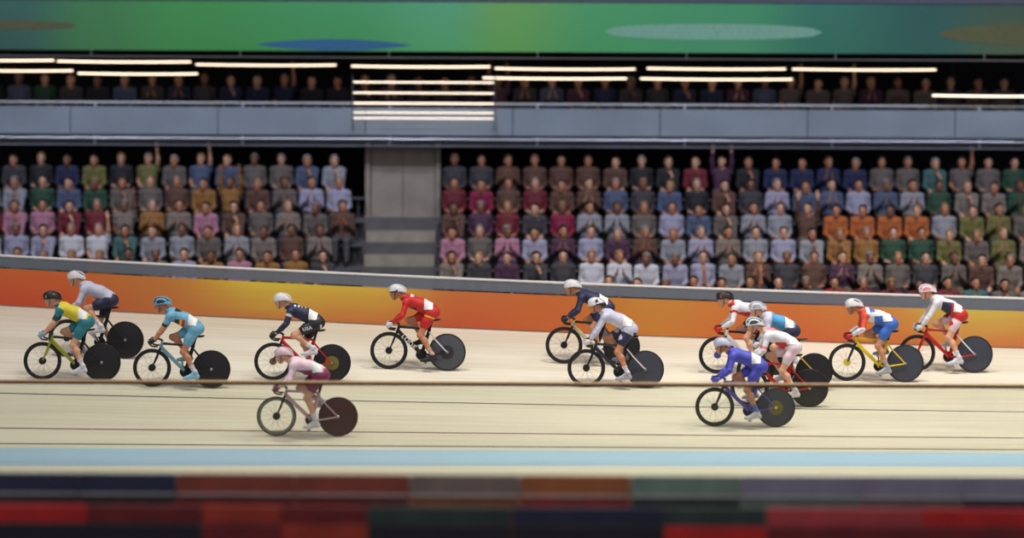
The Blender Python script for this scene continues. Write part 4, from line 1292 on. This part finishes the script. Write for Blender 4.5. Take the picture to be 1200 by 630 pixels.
# ================================================================== LIGHT AND CAMERA
w = bpy.data.worlds.new('hall'); scn.world = w; w.use_nodes = True
bg = w.node_tree.nodes['Background']
bg.inputs[0].default_value = lin((198, 202, 226)); bg.inputs[1].default_value = 0.37
def area(name, loc, aim, size, power, col, spread=120):
    l = bpy.data.lights.new(name, 'AREA'); l.shape = 'RECTANGLE'; l.size, l.size_y = size; l.energy = power; l.color = lin(col)[:3]; l.spread = math.radians(spread)
    o = bpy.data.objects.new(name, l); COL.objects.link(o); o.location = loc
    o.rotation_euler = (Vector(aim) - Vector(loc)).to_track_quat('-Z', 'Y').to_euler()
    return o
for x, p in ((-11, 165), (-3.7, 265), (3.7, 400), (11, 510)):
    area('arena_floodlight', (x, 0.5, 13.5), (x, 2.2, 0.5), (2.2, 1.6), p, (255, 250, 240), 95)
for x in (-9, 0, 9):
    area('infield_floodlight', (x, -16, 14), (x, -10, 0), (2, 2), 300, (255, 246, 232), 110)

for x in (-10, -3.3, 3.3, 10):  # unseen fill lights added to brighten the banner, parapet and crowd
    area('stand_fill_light', (x, -2, 17), (x, 12.5, 5.6), (2, 1.5), 94, (222, 232, 255), 46)

fpx = 4080.0
cam = bpy.data.cameras.new('camera'); co = bpy.data.objects.new('camera', cam); COL.objects.link(co)
cam.sensor_fit = 'HORIZONTAL'; cam.sensor_width = 36; cam.lens = 36 * fpx / 1200
cam.clip_start = 1; cam.clip_end = 300
pit = math.atan((315 - 107) / fpx); roll = math.radians(0.28)
fwd = Vector((0, math.cos(pit), -math.sin(pit))); upv = Vector((0, math.sin(pit), math.cos(pit))); rt = Vector((1, 0, 0))
r2 = rt * math.cos(roll) + upv * math.sin(roll); u2 = upv * math.cos(roll) - rt * math.sin(roll)
co.matrix_world = Matrix(((r2.x, u2.x, -fwd.x, 0), (r2.y, u2.y, -fwd.y, -58), (r2.z, u2.z, -fwd.z, 6), (0, 0, 0, 1)))
cam.dof.use_dof = True; cam.dof.focus_distance = 61.6; cam.dof.aperture_fstop = 0.22
scn.camera = co
vs = scn.view_settings
vs.view_transform = 'Standard'; vs.look = 'None'; vs.gamma = 1; vs.use_curve_mapping = False; vs.exposure = 0.0
scn.cycles.use_denoising = True
